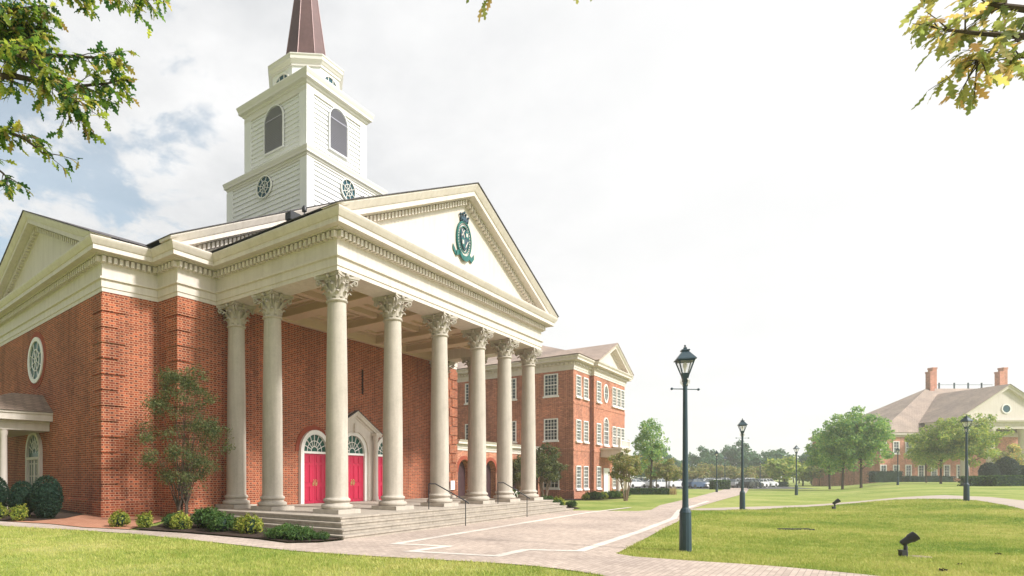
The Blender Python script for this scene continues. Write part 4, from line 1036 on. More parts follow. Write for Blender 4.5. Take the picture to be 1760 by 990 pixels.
# trees on the far lawn
T_a = tree_meshes(11.0, 1.7, 5.0, 130, .72, 8600, .17, M['leaf_green'], M['bark'], .17, 41, .25)
T_b = tree_meshes(9.6, 1.9, 4.7, 120, .66, 8200, .16, M['leaf_lime'], M['bark'], .15, 42, .1)
lawn_trees = [(1448, 78, T_a, 'left tree of the green pair on the far lawn', 0.2, .94, .86), (1480, 76, T_a, 'right tree of the green pair on the far lawn', 2.1, .98, .86), (1617, 77, T_b, 'yellow green tree on the far lawn, left of the pedimented hall lamp post', .5, .95, .86), (1664, 76, T_b, 'yellow green tree standing right behind the lamp post by the curved path', 1.9, 1.0, .92), (1592, 92, T_b, 'smaller tree behind the yellow green lawn tree', 3.0, .8, .7), (1426, 84, T_a, 'lower green tree at the left edge of the green pair', 4.0, .82, .78)]
for px, d, ms, lab, rz, s, sxy in lawn_trees:
    p = camw((px-600)/1036*d, d); put_tree('lawn_tree', ms, (p.x, p.y, zt(p.x, p.y)), lab, 'young trees on the far lawn', s, rz, 'tree', sxy)
T_o = tree_meshes(6.5, 1.6, 2.6, 30, .7, 3000, .16, M['leaf_turn'], M['bark'], .1, 43)
for px, d, s, lab in ((1742, 88, .95, 'rust leaved tree in front of the white portico column at the right edge'), (1408, 120, .7, 'small orange brown tree on the far lawn, left of the green pair')):
    p = camw((px-600)/1036*d, d); put_tree('autumn_tree', T_o, (p.x, p.y, zt(p.x, p.y)), lab, 'orange tinged trees on the far lawn', s, px)
# wood edge beyond the car park
far = [tree_meshes(9.0+q, 1.2, 3.6+.5*q, 26, 1.35, 1700, .42, M['leaf_far'], M['bark'], .2, 60+q, .2) for q in range(4)]
rust = [tree_meshes(4.6, .8, 2.6, 20, .95, 1300, .3, M['leaf_rust'], M['bark'], .12, 70+q) for q in range(2)]
lime = tree_meshes(5.4, 1.0, 3.4, 22, 1.1, 1500, .34, M['leaf_lime'], M['bark'], .15, 75)
rr = random.Random(3)
k = 0
for px in range(1020, 1460, 17):
    d = 172 + rr.uniform(-12, 22); p = camw((px+rr.uniform(-4, 4)-600)/1036*d, d); s = rr.uniform(.68, 1.0)*(1.22 if px in (1207, 1224, 1258, 1275) else 1)
    put_tree('woodland_tree', far[k % 4], (p.x, p.y, 0), 'dark green tree in the distant wood edge beyond the car park', 'trees of the distant wood edge', s, rr.uniform(0, 6)); k += 1
for px, d in ((1165, 128), (1185, 131), (1203, 127), (1222, 133), (1243, 128), (1262, 131), (1283, 127), (1303, 134), (1322, 140), (1150, 132), (1395, 138), (1412, 142)):
    p = camw((px-600)/1036*d, d); put_tree('flowering_tree', rust[px % 2], (p.x, p.y, 0), 'low russet tinged tree behind the row of parked cars', 'low russet trees behind the car park', rr.uniform(.85, 1.1), rr.uniform(0, 6))
for px, d, s, lab in ((1348, 118, 1.15, 'wide low green tree at the end of the car row'), (1380, 122, 1.0, 'wide low green tree right of the third lamp post')):
    p = camw((px-600)/1036*d, d); put_tree('spreading_tree', lime, (p.x, p.y, zt(p.x, p.y)), lab, 'spreading trees at the end of the car row', s, px)
for i in range(34):        # the wood goes on to both sides
    px = 1480+i*34 if i < 20 else 620+(i-20)*26
    d = 205 + rr.uniform(-15, 30); p = camw((px-600)/1036*d, d); 
    put_tree('woodland_tree', far[i % 4], (p.x, p.y, 0), 'dark green tree in the distant wood edge beyond the car park', 'trees of the distant wood edge', rr.uniform(.6, .85), rr.uniform(0, 6))

# shrubs
def bush_mesh(rx, ry, rz_, n, size, mat, seed, lump=.12, asp=.5, core=None):
    rng = np.random.default_rng(seed); cl = [((0, 0, rz_*.5), (rx*.86, ry*.86, rz_*.5))]
    for i in range(14):
        a = rng.uniform(0, 6.283); e = rng.uniform(-.2, 1.0); c = lump*rng.uniform(.8, 1.6)
        cl.append(((rx*.8*math.cos(a)*math.cos(e), ry*.8*math.sin(a)*math.cos(e), rz_*.5 + rz_*.42*math.sin(e)), (c*rx*2, c*ry*2, c*rz_*1.6)))
    p, nm = blob_points(cl, n, rng, .7 if lump > .05 else .88, .18 if lump > .05 else .035); p[:, 2] = np.abs(p[:, 2]); fo = leaf_mesh_np('foliage', p, nm, size, mat, asp, rng)
    mb = MB(); 
    for i in range(7): a = i*.9; mb.tube([(0, 0, -.05), (rx*.35*math.cos(a), ry*.35*math.sin(a), rz_*.4), (rx*.6*math.cos(a), ry*.6*math.sin(a), rz_*.75)], [.02*rx+.006, .012*rx+.004, .004], 5)
    mb.ball((0, 0, rz_*.46), rz_*.5, 12, 8, (rx*.72/(rz_*.5), ry*.72/(rz_*.5), .78))  # solid dark core ball that blocks the view through the leaves
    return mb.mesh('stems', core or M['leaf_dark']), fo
def put_bush(name, ms, at, lab, group=None, s=1.0, rz=0.0, cat='shrub'):
    t = thing(name, at, lab, cat, group, rz); t.scale = (s, s, s); link('stems', ms[0], t); link('foliage', ms[1], t); return t
B_gold = bush_mesh(.28, .28, .5, 1300, .045, M['leaf_gold'], 81, .14, .3); B_green = bush_mesh(.42, .40, .58, 1900, .05, M['leaf_hedge'], 82, .14, .4)
B_low = bush_mesh(.55, .42, .36, 1700, .07, M['leaf_hedge'], 83, .16, .2); B_yew = bush_mesh(.56, .56, 1.42, 5200, .04, M['leaf_dark'], 84, .03, .35)
G_ = 'shrubs in the bed beside the steps'
for u, v, ms, s, nm, lab in ((9.62, 17.5, B_gold, 1.0, 'golden_shrub', 'small golden shrub alone before the brick corner, nearest the dark yews'), (10.05, 16.75, B_gold, .95, 'golden_shrub', 'small golden shrub midway between the brick corner and the crape myrtle'),
    (10.75, 16.25, B_green, .78, 'green_shrub', 'dark green shrub just left of the crape myrtle stems'), (10.65, 15.75, B_gold, 1.05, 'golden_shrub', 'yellow green shrub directly below the crape myrtle stems'), (11.5, 15.5, B_green, 1.15, 'green_shrub', 'largest green shrub right of the crape myrtle stems'),
    (11.2, 14.55, B_green, 1.0, 'green_shrub', 'green shrub between the largest green shrub and the golden one by the steps'), (11.75, 14.3, B_gold, .9, 'golden_shrub', 'golden shrub tucked close against the lower steps'), (11.55, 13.6, B_gold, 1.15, 'golden_shrub', 'orange tipped golden shrub in front of the lower steps'),
    (11.55, 12.25, B_low, 1.0, 'low_shrub', 'low spreading green shrub left of the steps corner'), (11.75, 11.75, B_low, .9, 'low_shrub', 'low spreading green shrub nearest the steps corner'), (12.2, 11.45, B_low, .6, 'low_shrub', 'smallest tuft of green at the steps corner'),
    (7.75, 22.0, B_gold, 1.0, 'golden_shrub', 'yellow green shrub at the left edge in front of the yews'), (8.05, 21.0, B_gold, 1.0, 'golden_shrub', 'yellow green shrub in front of the middle yew')):
    put_bush(nm, ms, gz(u, v), lab, G_, s, u*3)
for u, v, s, lab in ((8.2, 23.6, 1.0, 'dark clipped yew at the left edge below the canopy'), (8.65, 22.3, .9, 'dark clipped yew in the middle of the three'), (9.0, 21.2, 1.05, 'dark clipped yew nearest the brick corner')):
    put_bush('clipped_yew', B_yew, gz(u, v), lab, 'dark yews by the side door', s, u*5)
for u, v, ms, s, nm, lab in ((40.2, 18.9, B_green, 1.5, 'green_shrub', 'dark rounded shrub seen between the sixth and seventh columns'), (34.2, 13.3, B_gold, 1.25, 'golden_shrub', 'golden shrub right beside the far end of the steps'), (33.2, 13.0, B_green, .85, 'green_shrub', 'green shrub at the far end of the steps, left of the golden one'), (35.6, 14.6, B_green, 1.1, 'green_shrub', 'dark shrub behind the golden one at the far end of the steps'), (35.2, 12.9, B_green, .7, 'green_shrub', 'small green shrub farthest right beside the steps end')):
    put_bush(nm, ms, gz(u, v), lab, 'shrubs at the far end of the steps', s, u)
for i, u in enumerate((47.6, 48.6, 49.6, 50.6, 51.6, 52.6, 53.6, 54.4)):
    put_bush('foundation_shrub', B_green if i % 3 else B_gold, gz(u, 16.3-.12*i), 'low rounded shrub at the foot of the brick hall front', 'foundation shrubs of the brick hall', 1.0+.15*(i % 2), u)
def hedge(name, at, L, W, H, n, size, lab, group, rz, mat=None, seed=90):
    rng = np.random.default_rng(seed); p = rng.uniform(-.5, .5, (n, 3))*np.array([L, W, H]); f = rng.integers(0, 5, n)
    for ax, sg, idx in ((0, 1, 0), (0, -1, 1), (1, 1, 2), (1, -1, 3), (2, 1, 4)): p[f == idx, ax] = sg*np.array([L, W, H])[ax]/2*(1+.05*rng.normal(size=(f == idx).sum()))
    nm = np.zeros((n, 3)); nm[:, 2] = .5; p[:, 2] += H/2
    t = thing(name, at, lab, 'hedge', group, rz)
    m = MB(); m.box(-L*.46, L*.46, -W*.46, W*.46, 0, H*.95); link('stems', m.mesh('stems', M['leaf_dark']), t)  # solid dark core box in place of stems, behind the leaves
    link('foliage', leaf_mesh_np('foliage', p, nm, size, mat or M['leaf_hedge'], .5, rng), t); return t
FR = -(math.pi/2-YAW)
for i, px in enumerate((1086, 1104, 1121, 1139)):
    d = 62; p = camw((px-600)/1036*d, d); hedge('clipped_hedge', (p.x, p.y, 0), 1.0, .8, .62, 900, .06, ('leftmost', 'second', 'third', 'rightmost')[i]+' block of the clipped hedge row before the brick hall', 'clipped hedge row by the brick hall', FR, None, 90+i)
p = camw((1237-600)/1036*88, 88); hedge('box_hedge', (p.x, p.y, 0), 2.4, 1.2, 1.3, 1500, .10, 'square clipped box hedge standing between the two groups of parked cars', None, FR, None, 95)
for px, d, L, H, nm, lab in ((1522, 104, 5.0, 1.9, 'dark_hedge', 'dark green hedge below the left windows of the pedimented hall'), (1595, 103, 8.0, 1.0, 'dark_hedge', 'long low dark hedge in front of the pedimented hall wall'), (1688, 66, 3.8, 1.05, 'dark_hedge', 'low clipped hedge right of the lamp post by the curved path'), (1738, 65, 4.6, 1.1, 'dark_hedge', 'low clipped hedge at the right edge in front of the cone yews'), (1330, 112, 4.5, .9, 'dark_hedge', 'low dark hedge at the right end of the car row')):
    p = camw((px-600)/1036*d, d); hedge(nm, (p.x, p.y, zt(p.x, p.y)), L, 1.3, H, 1500, .11, lab, 'low hedges of the far lawn', FR, M['leaf_hedge'] if d < 70 else M['leaf_dark'], int(px))
B_cone = bush_mesh(1.45, 1.45, 3.6, 4200, .12, M['leaf_dark'], 97, .03, .4)
for px, s, lab in ((1700, .8, 'smaller dark cone shaped yew in front of the white portico'), (1730, 1.0, 'bigger dark cone shaped yew in front of the white portico'), (1757, .7, 'dark yew at the right edge of the photo')):
    p = camw((px-600)/1036*80, 80); put_bush('cone_yew', B_cone, (p.x, p.y, zt(p.x, p.y)-.1), lab, 'cone yews by the pedimented hall', s, px)
# straw coloured grass clump by the hedge row
def strawgrass():
    m = MB(); r_ = random.Random(8)
    for i in range(120):
        a = r_.uniform(0, 6.28); q = r_.uniform(.1, .7); h = r_.uniform(.5, 1.0); b = Vector((r_.uniform(-.6, .6), r_.uniform(-.3, .3), 0)); tip = b + Vector((q*math.cos(a)*.5, q*math.sin(a)*.5, h)); s = Vector((math.sin(a), -math.cos(a), 0))*.025
        m.add([b-s, b+s, tip], [(0,1,2)])
    return m
p = camw((1156-600)/1036*62, 62); o = link('straw_grass', strawgrass().mesh('straw_grass', M['leaf_straw']), None, (p.x, p.y, 0)); tag(o, 'pale straw coloured ornamental grass at the end of the hedge row', 'ornamental grass')

# oaks whose boughs hang into the picture
def oak_leaf(L):
    half = [(.0, .02), (.12, .04), (.2, .13), (.26, .10), (.30, .07), (.40, .20), (.47, .26), (.52, .15), (.55, .09), (.66, .22), (.73, .24), (.76, .12), (.80, .07), (.90, .11), (.95, .06)]
    return [(x*L, y*L) for x, y in half] + [(L, 0)] + [(x*L, -y*L) for x, y in half[::-1]]
DENS = 2.5
def bough(mb, lb, pts, rad, n, L, rng, spread=.35, bend=None):
    "woody bough along pts; twigs and lobed leaves thicken towards its tip"
    P = [Vector(p) for p in pts]; mb.tube(P, [rad*(1-.85*i/(len(P)-1)) for i in range(len(P))], 6)
    seg = [(P[i+1]-P[i]).length for i in range(len(P)-1)]; tot = sum(seg)
    for q in range(int(n*DENS)):
        s = tot*(.12+.9*rng.random()**.8); i = 0
        while i < len(seg)-1 and s > seg[i]: s -= seg[i]; i += 1
        b = P[i] + (P[i+1]-P[i])*min(1, s/seg[i]); d = (P[i+1]-P[i]).normalized()
        tw_ = (d*.9 + Vector((rng.uniform(-1,1), rng.uniform(-1,1), rng.uniform(-.9,.7)))*.9).normalized()*rng.uniform(.06, spread)
        e = b+tw_; mb.tube([b, b+tw_*.5+Vector((0,0,.01)), e], [.006, .004, .002], 4)
        for w in range(rng.randint(5, 8)):
            o = b + tw_*rng.uniform(.45, 1.05); l = L*rng.uniform(.7, 1.15)
            x = (tw_.normalized()*.7 + Vector((rng.uniform(-1,1), rng.uniform(-1,1), rng.uniform(-1.0,.5)))).normalized(); nz = Vector((rng.uniform(-.8,.8), rng.uniform(-.8,.8), 1)).normalized(); y = nz.cross(x).normalized(); nz = x.cross(y)
            cup = rng.uniform(-.25, .35)
            vs = [o + x*a + y*c + nz*(cup*abs(c) - .35*a*a/l) for a, c in oak_leaf(l)]
            h = 15; k = len(vs)
            lb.add(vs, [(i_, i_+1, k-2-i_, k-1-i_) for i_ in range(h-1)] + [(h-1, h, h+1)])
def oak(at, rz_h, boughs, mat, lab, L, trunk_h=7.5, seed=1):
    rng = random.Random(seed); t = thing('oak_tree', at, lab, 'oak tree', 'oaks overhanging the picture')
    mb, lb = MB(), MB(); A = Vector(at)
    mb.tube([(0,0,-.3), (0,0,.2), (.1,.05,3), (.15,.1,5.5), (.1,0,trunk_h)], [.36, .28, .22, .17, .08], 12)
    for pts, rad, n in boughs: bough(mb, lb, [Vector(p)-A for p in pts], rad, n, L, rng)
    link('trunk', mb.mesh('trunk', M['bark']), t); link('crown', lb.mesh('crown', mat), t)
def cw(*a): return camw(*a)
D1 = 5.5; f1 = 1036/D1
q = lambda px, py, d=D1: camw((px-600)/1036*d, d, 1.8+(820-py)/1036*d)
oa = camw(-5.6, 4.2, 0)
B0 = camw(-5.45, 4.3, 4.6)
left = [([B0, q(-150, 40, 5.2), q(-20, 70), q(90, 95), q(180, 100)], .05, 32), ([B0, q(-120, 140, 5.0), q(20, 130), q(120, 150), q(195, 142)], .045, 34), ([B0, q(-140, 10, 5.6), q(0, 20, 5.8), q(70, 10, 5.9)], .045, 34), ([q(-20, 70), q(60, 110, 5.3), q(130, 180, 5.2)], .02, 20),
        ([B0, q(-100, 180, 5.1), q(-10, 215), q(45, 240), q(72, 262)], .035, 17), ([B0, q(-90, 240, 5.3), q(-20, 275), q(12, 305)], .03, 16), ([q(-100, 0, 5.6), q(60, -30, 5.6), q(180, -22, 5.6), q(250, -2, 5.5)], .03, 13), ([q(60, -30, 5.6), q(130, -25, 5.7)], .015, 8), ([q(-60, 60, 5.8), q(-10, 60, 5.9), q(40, 50, 6.0)], .03, 36),
        ([B0, camw(-4.6, 5.2, 7.4), camw(-3.6, 6.0, 8.0), camw(-2.6, 6.4, 8.2)], .06, 30), ([B0, camw(-6.6, 4.8, 6.6), camw(-7.4, 5.4, 7.2)], .05, 34), ([B0, camw(-5.9, 3.4, 7.2), camw(-5.8, 2.6, 8.0)], .05, 34)]
oak(oa, 0, left, M['leaf_oak'], 'green oak with reddish tips hanging into the top left corner', .112, 7.5, 4)
D2 = 4.6
q2 = lambda px, py, d=D2: camw((px+8-600)/1036*d, d, 1.8+(820-py+22)/1036*d)
ob = camw(7.4, 4.4, 0); B1 = camw(7.3, 4.4, 4.9)
right = [([B1, q2(1860, 30), q2(1770, 40), q2(1700, 30), q2(1690, 30)], .045, 14), ([B1, q2(1850, 90), q2(1760, 85), q2(1680, 80), q2(1605, 72)], .04, 11), ([B1, q2(1860, 120), q2(1780, 125), q2(1755, 120), q2(1725, 115)], .03, 9), ([q2(1760, 85), q2(1700, 105), q2(1668, 132)], .012, 6),
         ([B1, q2(1760, -60), q2(1640, -50), q2(1590, -8)], .03, 8), ([B1, camw(6.4, 5.4, 7.0), camw(5.6, 6.0, 7.6), camw(4.2, 6.6, 7.9)], .05, 26), ([B1, camw(8.2, 5.0, 6.6), camw(8.9, 5.6, 7.2)], .05, 30), ([camw(4.2, 6.6, 7.9), camw(3.0, 6.4, 7.6), camw(2.3, 6.1, 6.86), camw(1.25, 6.0, 6.80)], .03, 16)]
oak(ob, 0, right, M['leaf_turn'], 'oak with leaves turning orange hanging into the top right corner', .145, 7.0, 9)
# ------------------------------------------------------------------ ground
def axis(lo, a, b, hi, step):
    xs = list(np.arange(a, b+1e-6, step)); x = b; s = step
    while x < hi: s *= 1.35; x += s; xs.append(x)
    x = a; s = step
    while x > lo: s *= 1.35; x -= s; xs.insert(0, x)
    return xs
GX, GY = axis(-1500, -6, 112, 2500, 1.0), axis(-1500, -30, 46, 2500, 1.0)
V = [(x, y, zt(x, y)) for y in GY for x in GX]; n = len(GX)
F = [(j*n+i, j*n+i+1, (j+1)*n+i+1, (j+1)*n+i) for j in range(len(GY)-1) for i in range(n-1)]
me = bpy.data.meshes.new('ground'); me.from_pydata(V, [], F); me.materials.append(M['lawn']); me.polygons.foreach_set('use_smooth', [True]*len(F)); me.update()
tag(link('ground', me), kind='structure')
def drape(name, pts, mat, off, step=1.0):
    "paved area following the terrain, cut along the ground's own grid lines"
    n = len(pts); vo, _, fo = delaunay_2d_cdt([Vector((p[0], p[1])) for p in pts], [], [list(range(n))], 1, 1e-5)[:3]
    bm = bmesh.new(); vs = [bm.verts.new((p[0], p[1], 0)) for p in vo]
    for f in fo: bm.faces.new([vs[i] for i in f])
    xs, ys = [p[0] for p in pts], [p[1] for p in pts]
    def cut(co, no): bmesh.ops.bisect_plane(bm, geom=bm.verts[:]+bm.edges[:]+bm.faces[:], plane_co=co, plane_no=no)
    for x in GX:
        if min(xs) < x < max(xs): cut((x, 0, 0), (1, 0, 0))
    for y in GY:
        if min(ys) < y < max(ys): cut((0, y, 0), (0, 1, 0))
    for v in bm.verts: v.co.z = zt(v.co.x, v.co.y) + off
    for f in bm.faces:
        if f.normal.z < 0: f.normal_flip()
    me = bpy.data.meshes.new(name); bm.to_mesh(me); bm.free(); me.materials.append(mat)
    return tag(link(name, me), kind='structure')
def curve(pts, k=3):
    "rounds the corners of an open outline"
    P = [Vector((p[0], p[1])) for p in pts]; out = [P[0]]
    for i in range(len(P)-1):
        a, b = P[max(0, i-1)], P[min(len(P)-1, i+2)]
        for j in range(1, k+1):
            t = j/k; t2, t3 = t*t, t*t*t; m0, m1 = (P[i+1]-a)/2, (b-P[i])/2
            out.append(P[i]*(2*t3-3*t2+1) + m0*(t3-2*t2+t) + P[i+1]*(-2*t3+3*t2) + m1*(t3-t2))
    return [(p.x, p.y) for p in out]
L_EDGE = curve([(3.6, 26), (7.05, 19.81), (8.95, 16.0), (9.96, 11.73), (10.71, 8.41), (11.33, 6.39), (11.62, 5.0), (11.39, 3.74), (10.87, 3.0), (9.6, 1.0), (8.9, -2), (8.6, -8)])
R_EDGE = curve([(13.2, -8), (14.0, -1.9), (14.5, -.1), (14.7, 1.34), (14.5, 2.95), (14.45, 3.9)]) + curve([(14.75, 4.35), (17.5, 4.62), (21.46, 5.05), (27.01, 5.61), (32.12, 6.4), (36.3, 6.9)])
BED = [(12.71, 11.02), (11.79, 11.1), (11.06, 11.55), (10.98, 12.68), (10.32, 14.88), (9.51, 16.61), (8.7, 17.99), (8.39, 19.47), (7.54, 21.2), (5, 27)]
PLAZA = L_EDGE + R_EDGE + [(38.0, 7.25), (51.4, 8.1), (79.3, 9.7), (104, 12.4), (118, 14.4), (117, 17.6), (104.5, 15.4), (62.3, 11.4), (41.75, 9.7), (35.6, 8.7), (33.9, 8.9), (32.9, 10.6), (32.4, 11.5), (31.9, 11.72), (12.8, 11.2)] + BED
drape('plaza', PLAZA, M['paver'], .02)
SIDE = [(36.3, 6.9), (38.2, 4.75), (45.83, 2.05), (52, -.5), (54.2, -1.6), (54.5, -3), (52.5, -4.4), (49, -5.2), (40.9, -5.7), (30, -6.6), (30, -9.6), (42, -8.3), (52, -7.2), (60, -6.8), (63.6, -4.8), (60, -2.3), (56, -.7), (52, 1.0), (47, 3.0), (41, 5.9), (38.0, 7.25)]
drape('side_path', SIDE, M['path'], .036)
drape('red_paving', [(7.7, 21.05), (8.42, 19.5), (8.74, 18.05), (9.5, 16.75), (10.4, 17.4), (12.0, 18.6), (12.7, 20.45), (10.7, 20.75), (10.9, 22.2)], M['paver_red'], .032)
drape('mulch_bed', [(9.6, 16.6), (10.36, 14.92), (11.02, 12.7), (11.1, 11.6), (11.82, 11.16), (12.74, 11.07), (12.8, 14), (12.8, 19.1), (11.9, 18.2), (10.6, 17.0)], M['mulch'], .055)
drape('yew_bed', [(4.6, 27.4), (7.5, 21.3), (8.3, 20.6), (9.5, 20.9), (10.7, 22.0), (11.2, 26), (11.8, 33), (8, 33)], M['mulch'], .05)
drape('far_bed', [(32.2, 12.0), (34.8, 12.2), (36.5, 13.3), (37, 16.0), (33, 18), (31.6, 15)], M['mulch'], .03)
drape('hall_bed', [(45.5, 18.2), (46.5, 16.6), (49, 15.5), (55.4, 15.0), (55.4, 17.2), (49, 17.7), (49, 20.4), (45, 20.4)], M['mulch'], .03)
pk = [camw(r_, d) for r_, d in ((38, 90), (72, 92), (84, 118), (40, 120))]
drape('car_park', [(p.x, p.y) for p in pk], M['asphalt'], .012)
def band(pts, w, name='white_band'):
    m = MB(); P = [Vector((p[0], p[1])) for p in pts]; Lf, Rt = [], []
    for i, p in enumerate(P):
        a = (P[i]-P[i-1]).normalized() if i else None; b = (P[i+1]-P[i]).normalized() if i < len(P)-1 else None
        na = Vector((-a.y, a.x)) if a else None; nb = Vector((-b.y, b.x)) if b else None
        mm = (na+nb)/max(.35, 1+na.dot(nb)) if (na and nb) else (na or nb)
        Lf.append(p+mm*w/2); Rt.append(p-mm*w/2)
    k = len(P); m.add([(p.x, p.y, .027) for p in Lf] + [(p.x, p.y, .027) for p in Rt], [(i, k+i, k+i+1, i+1) for i in range(k-1)])
    return tag(link(name, m.mesh(name, M['band'])), kind='structure')
band([(37.5, 10.3), (31.0, 10.45), (13.05, 9.45), (13.45, 8.1), (11.95, 8.2), (12.5, 6.25), (14.05, 6.25), (14.65, 5.15), (21, 5.5), (28.8, 6.15), (36.0, 7.4), (51, 8.6)], .24)
# blades of grass on the nearer lawns
def inside(poly, P):
    x, y = P[:, 0], P[:, 1]; r = np.zeros(len(P), bool); n = len(poly); j = n-1
    for i in range(n):
        xi, yi = poly[i]; xj, yj = poly[j]
        c = ((yi > y) != (yj > y)) & (x < (xj-xi)*(y-yi)/((yj-yi) or 1e-9)+xi); r ^= c; j = i
    return r
def grass(name, n, box, keep, hgt, wid):
    P = np.stack([nrg.uniform(box[0], box[1], n), nrg.uniform(box[2], box[3], n)], 1)
    d = P[:, 0]*CA + P[:, 1]*SA; r = P[:, 0]*SA - P[:, 1]*CA
    ok = keep(P) & (d > 9.5) & (np.abs(r/d-.27) < .95)
    ok &= nrg.uniform(0, 1, n) < np.minimum(1, (15/np.maximum(d, 1))**1.6)
    P, d = P[ok], d[ok]; n = len(P); z = np.array([zt(a, b) for a, b in P])
    cl_ = np.sin(P[:,0]*3.1+np.sin(P[:,1]*2.3)*2)*np.sin(P[:,1]*2.7+np.sin(P[:,0]*1.9)*2) + .7*np.sin(P[:,0]*.9+1.3*np.sin(P[:,1]*.7))
    h = hgt*(1+.32*cl_)*nrg.uniform(.45, 1.35, n)*(1+.25*np.maximum(0, d-15)/15); w = wid*(1+.9*np.maximum(0, d-13)/15)*nrg.uniform(.7, 1.3, n); a = nrg.uniform(0, 6.283, n); lean = nrg.normal(size=(n, 2))*.45*h[:, None]
    b0 = np.stack([P[:, 0]-np.cos(a)*w, P[:, 1]-np.sin(a)*w, z-.005], 1); b1 = np.stack([P[:, 0]+np.cos(a)*w, P[:, 1]+np.sin(a)*w, z-.005], 1); tp = np.stack([P[:, 0]+lean[:, 0], P[:, 1]+lean[:, 1], z+h], 1)
    me = bpy.data.meshes.new(name); me.vertices.add(3*n); me.vertices.foreach_set('co', np.stack([b0, b1, tp], 1).ravel().astype(np.float32))
    me.loops.add(3*n); me.loops.foreach_set('vertex_index', np.arange(3*n, dtype=np.int32)); me.polygons.add(n); me.polygons.foreach_set('loop_start', np.arange(0, 3*n, 3, dtype=np.int32))
    try: me.polygons.foreach_set('loop_total', np.full(n, 3, dtype=np.int32))
    except Exception: pass
    me.materials.append(M['grass']); me.update(calc_edges=True)
    return tag(link(name, me), kind='stuff', label='short mown lawn grass', cat='grass')
grass('left_lawn_grass', 420000, (-2, 13, -2, 27), lambda P: inside(PLAZA, P) == False if False else (~inside(PLAZA, P) & inside(L_EDGE+[(-12, -8), (-12, 30)], P)), .05, .009)
RL = R_EDGE + [(37.2, 5.6), (45.83, 2.0), (52, -.55), (54.2, -1.65), (54.4, -3), (52.5, -4.4), (49, -5.2), (40.9, -5.7), (30, -6.6), (20, -10)]
grass('near_lawn_grass', 900000, (13, 55, -9, 8), lambda P: inside(RL, P), .05, .010)

# ------------------------------------------------------------------ light, air and camera
AZ = math.atan2(-.90, .12); EL = R(42)          # towards the sun: over the lawn, right of the portico front
sd_ = Vector((math.cos(AZ)*math.cos(EL), math.sin(AZ)*math.cos(EL), math.sin(EL)))
L = bpy.data.lights.new('sun', 'SUN'); L.energy = SUN_E; L.angle = R(7); L.color = (1, .965, .92)
so = bpy.data.objects.new('sun', L); COL.objects.link(so); so.rotation_euler = sd_.to_track_quat('Z', 'Y').to_euler(); so.location = (0, 0, 60)
W = bpy.data.worlds.new('World'); S.world = W; W.use_nodes = True; nt = W.node_tree; nt.nodes.clear()
def N(t, ins=None, **kw):
    x = nt.nodes.new(t)
    for k_, v_ in kw.items(): setattr(x, k_, v_)
    for k_, v_ in (ins or {}).items():
        if isinstance(v_, bpy.types.NodeSocket): nt.links.new(v_, x.inputs[k_])
        else: x.inputs[k_].default_value = v_
    return x
sky = N('ShaderNodeTexSky', sky_type='NISHITA', sun_disc=False, sun_elevation=EL, sun_rotation=math.pi/2-AZ, air_density=1.0, dust_density=2.0, ozone_density=1.5)
tc = N('ShaderNodeTexCoord'); dirv = tc.outputs['Generated']
sp_ = N('ShaderNodeSeparateXYZ', {0: dirv})
# cloud deck: the direction is projected on a flat layer overhead
zc = N('ShaderNodeMath', {0: sp_.outputs[2], 1: .12}, operation='ADD').outputs[0]
pr_ = N('ShaderNodeVectorMath', {0: dirv}, operation='SCALE'); nt.links.new(N('ShaderNodeMath', {0: 1.0, 1: zc}, operation='DIVIDE').outputs[0], pr_.inputs['Scale'])
c1 = N('ShaderNodeTexNoise', {'Vector': pr_.outputs[0], 'Scale': 4.2, 'Detail': 9, 'Roughness': .60, 'Distortion': .35}).outputs[0]
c2 = N('ShaderNodeTexNoise', {'Vector': pr_.outputs[0], 'Scale': 1.7, 'Detail': 7, 'Roughness': .6}).outputs[0]
# more gaps towards the left of the chapel, a closed bright deck towards the sun
lf = camw(-.75, .62); lv = Vector((lf.x, lf.y, .45)).normalized()
dt = N('ShaderNodeVectorMath', {0: dirv, 1: tuple(lv)}, operation='DOT_PRODUCT').outputs['Value']
gap = N('ShaderNodeMapRange', {0: dt, 1: .66, 2: .95, 3: -.30, 4: .16}).outputs[0]
bl = N('ShaderNodeMath', {0: c1, 1: gap}, operation='ADD').outputs[0]
blue = N('ShaderNodeMapRange', {0: bl, 1: .50, 2: .66, 3: 0.0, 4: 1.0}, interpolation_type='SMOOTHSTEP').outputs[0]
ramp = N('ShaderNodeValToRGB', {0: c2}); e = ramp.color_ramp.elements; e[0].position = .30; e[0].color = (1.0, 1.0, 1.0, 1); e[1].position = .72; e[1].color = (.58, .60, .63, 1)
wl = N('ShaderNodeMix', {0: N('ShaderNodeMapRange', {0: dt, 1: .35, 2: .80, 3: .84, 4: 0.0}).outputs[0]}, data_type='RGBA'); nt.links.new(ramp.outputs[0], wl.inputs[6]); wl.inputs[7].default_value = (1, 1, 1, 1)
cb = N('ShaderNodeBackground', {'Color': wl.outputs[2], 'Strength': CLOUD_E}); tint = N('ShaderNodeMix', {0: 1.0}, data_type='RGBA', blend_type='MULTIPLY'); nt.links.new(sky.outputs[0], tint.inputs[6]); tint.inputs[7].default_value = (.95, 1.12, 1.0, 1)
sb = N('ShaderNodeBackground', {'Color': tint.outputs[2], 'Strength': .12})
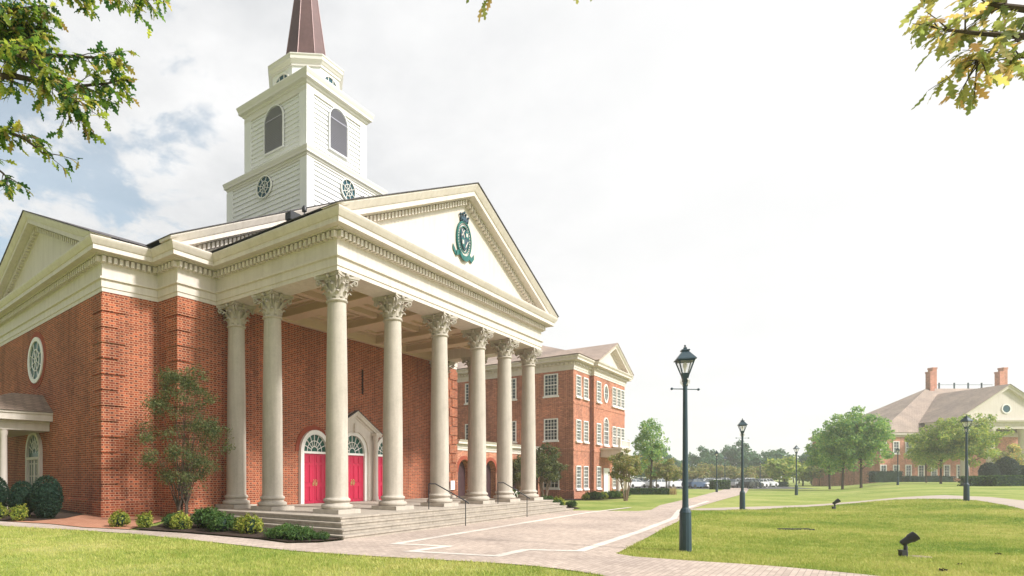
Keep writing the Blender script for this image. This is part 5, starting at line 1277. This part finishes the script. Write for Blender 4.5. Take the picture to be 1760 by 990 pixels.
# unseen deck darkened behind the viewer to shade left walls, brightened sunward as fill
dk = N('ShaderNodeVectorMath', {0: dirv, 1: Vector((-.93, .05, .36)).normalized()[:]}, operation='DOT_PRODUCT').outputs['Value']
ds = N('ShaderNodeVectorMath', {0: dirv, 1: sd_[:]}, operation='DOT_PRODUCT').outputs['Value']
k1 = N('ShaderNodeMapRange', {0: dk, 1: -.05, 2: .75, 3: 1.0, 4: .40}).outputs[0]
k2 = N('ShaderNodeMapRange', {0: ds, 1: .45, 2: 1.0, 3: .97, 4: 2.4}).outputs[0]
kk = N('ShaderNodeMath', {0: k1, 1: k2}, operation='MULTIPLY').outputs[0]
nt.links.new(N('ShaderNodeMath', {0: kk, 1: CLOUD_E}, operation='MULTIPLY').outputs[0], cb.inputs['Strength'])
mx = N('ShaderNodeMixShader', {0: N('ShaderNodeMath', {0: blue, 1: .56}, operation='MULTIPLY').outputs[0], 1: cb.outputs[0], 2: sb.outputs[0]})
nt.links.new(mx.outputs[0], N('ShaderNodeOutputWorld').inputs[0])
if HAZE:
    m = bpy.data.materials.new('haze'); m.use_nodes = True; t_ = m.node_tree; t_.nodes.clear(); pv = t_.nodes.new('ShaderNodeVolumePrincipled'); pv.inputs['Color'].default_value = (.98, .985, 1.0, 1); pv.inputs['Density'].default_value = HAZE; pv.inputs['Anisotropy'].default_value = .3
    t_.links.new(pv.outputs[0], t_.nodes.new('ShaderNodeOutputMaterial').inputs['Volume'])
    mb = MB(); mb.box(-2600, 4600, -2600, 4600, -1.5, 36); tag(link('haze', mb.mesh('haze', m)), kind='stuff', label='thin bright haze in the air', cat='haze')
cam = bpy.data.cameras.new('camera'); co_ = bpy.data.objects.new('camera', cam); COL.objects.link(co_); S.camera = co_
co_.location = (0, 0, EYE); co_.rotation_euler = (math.pi/2, 0, -(math.pi/2-YAW))
cam.sensor_width = 36; cam.lens = 1036/1760*36; cam.shift_x = (880-600)/1760; cam.shift_y = (820-495)/1760; cam.clip_start = .1; cam.clip_end = 6000
S.view_settings.view_transform = 'Standard'; S.view_settings.look = 'None'; S.view_settings.gamma = 1; S.view_settings.exposure = EXPO
S.cycles.max_bounces = 8; S.cycles.volume_bounces = 1; S.cycles.volume_step_rate = 4
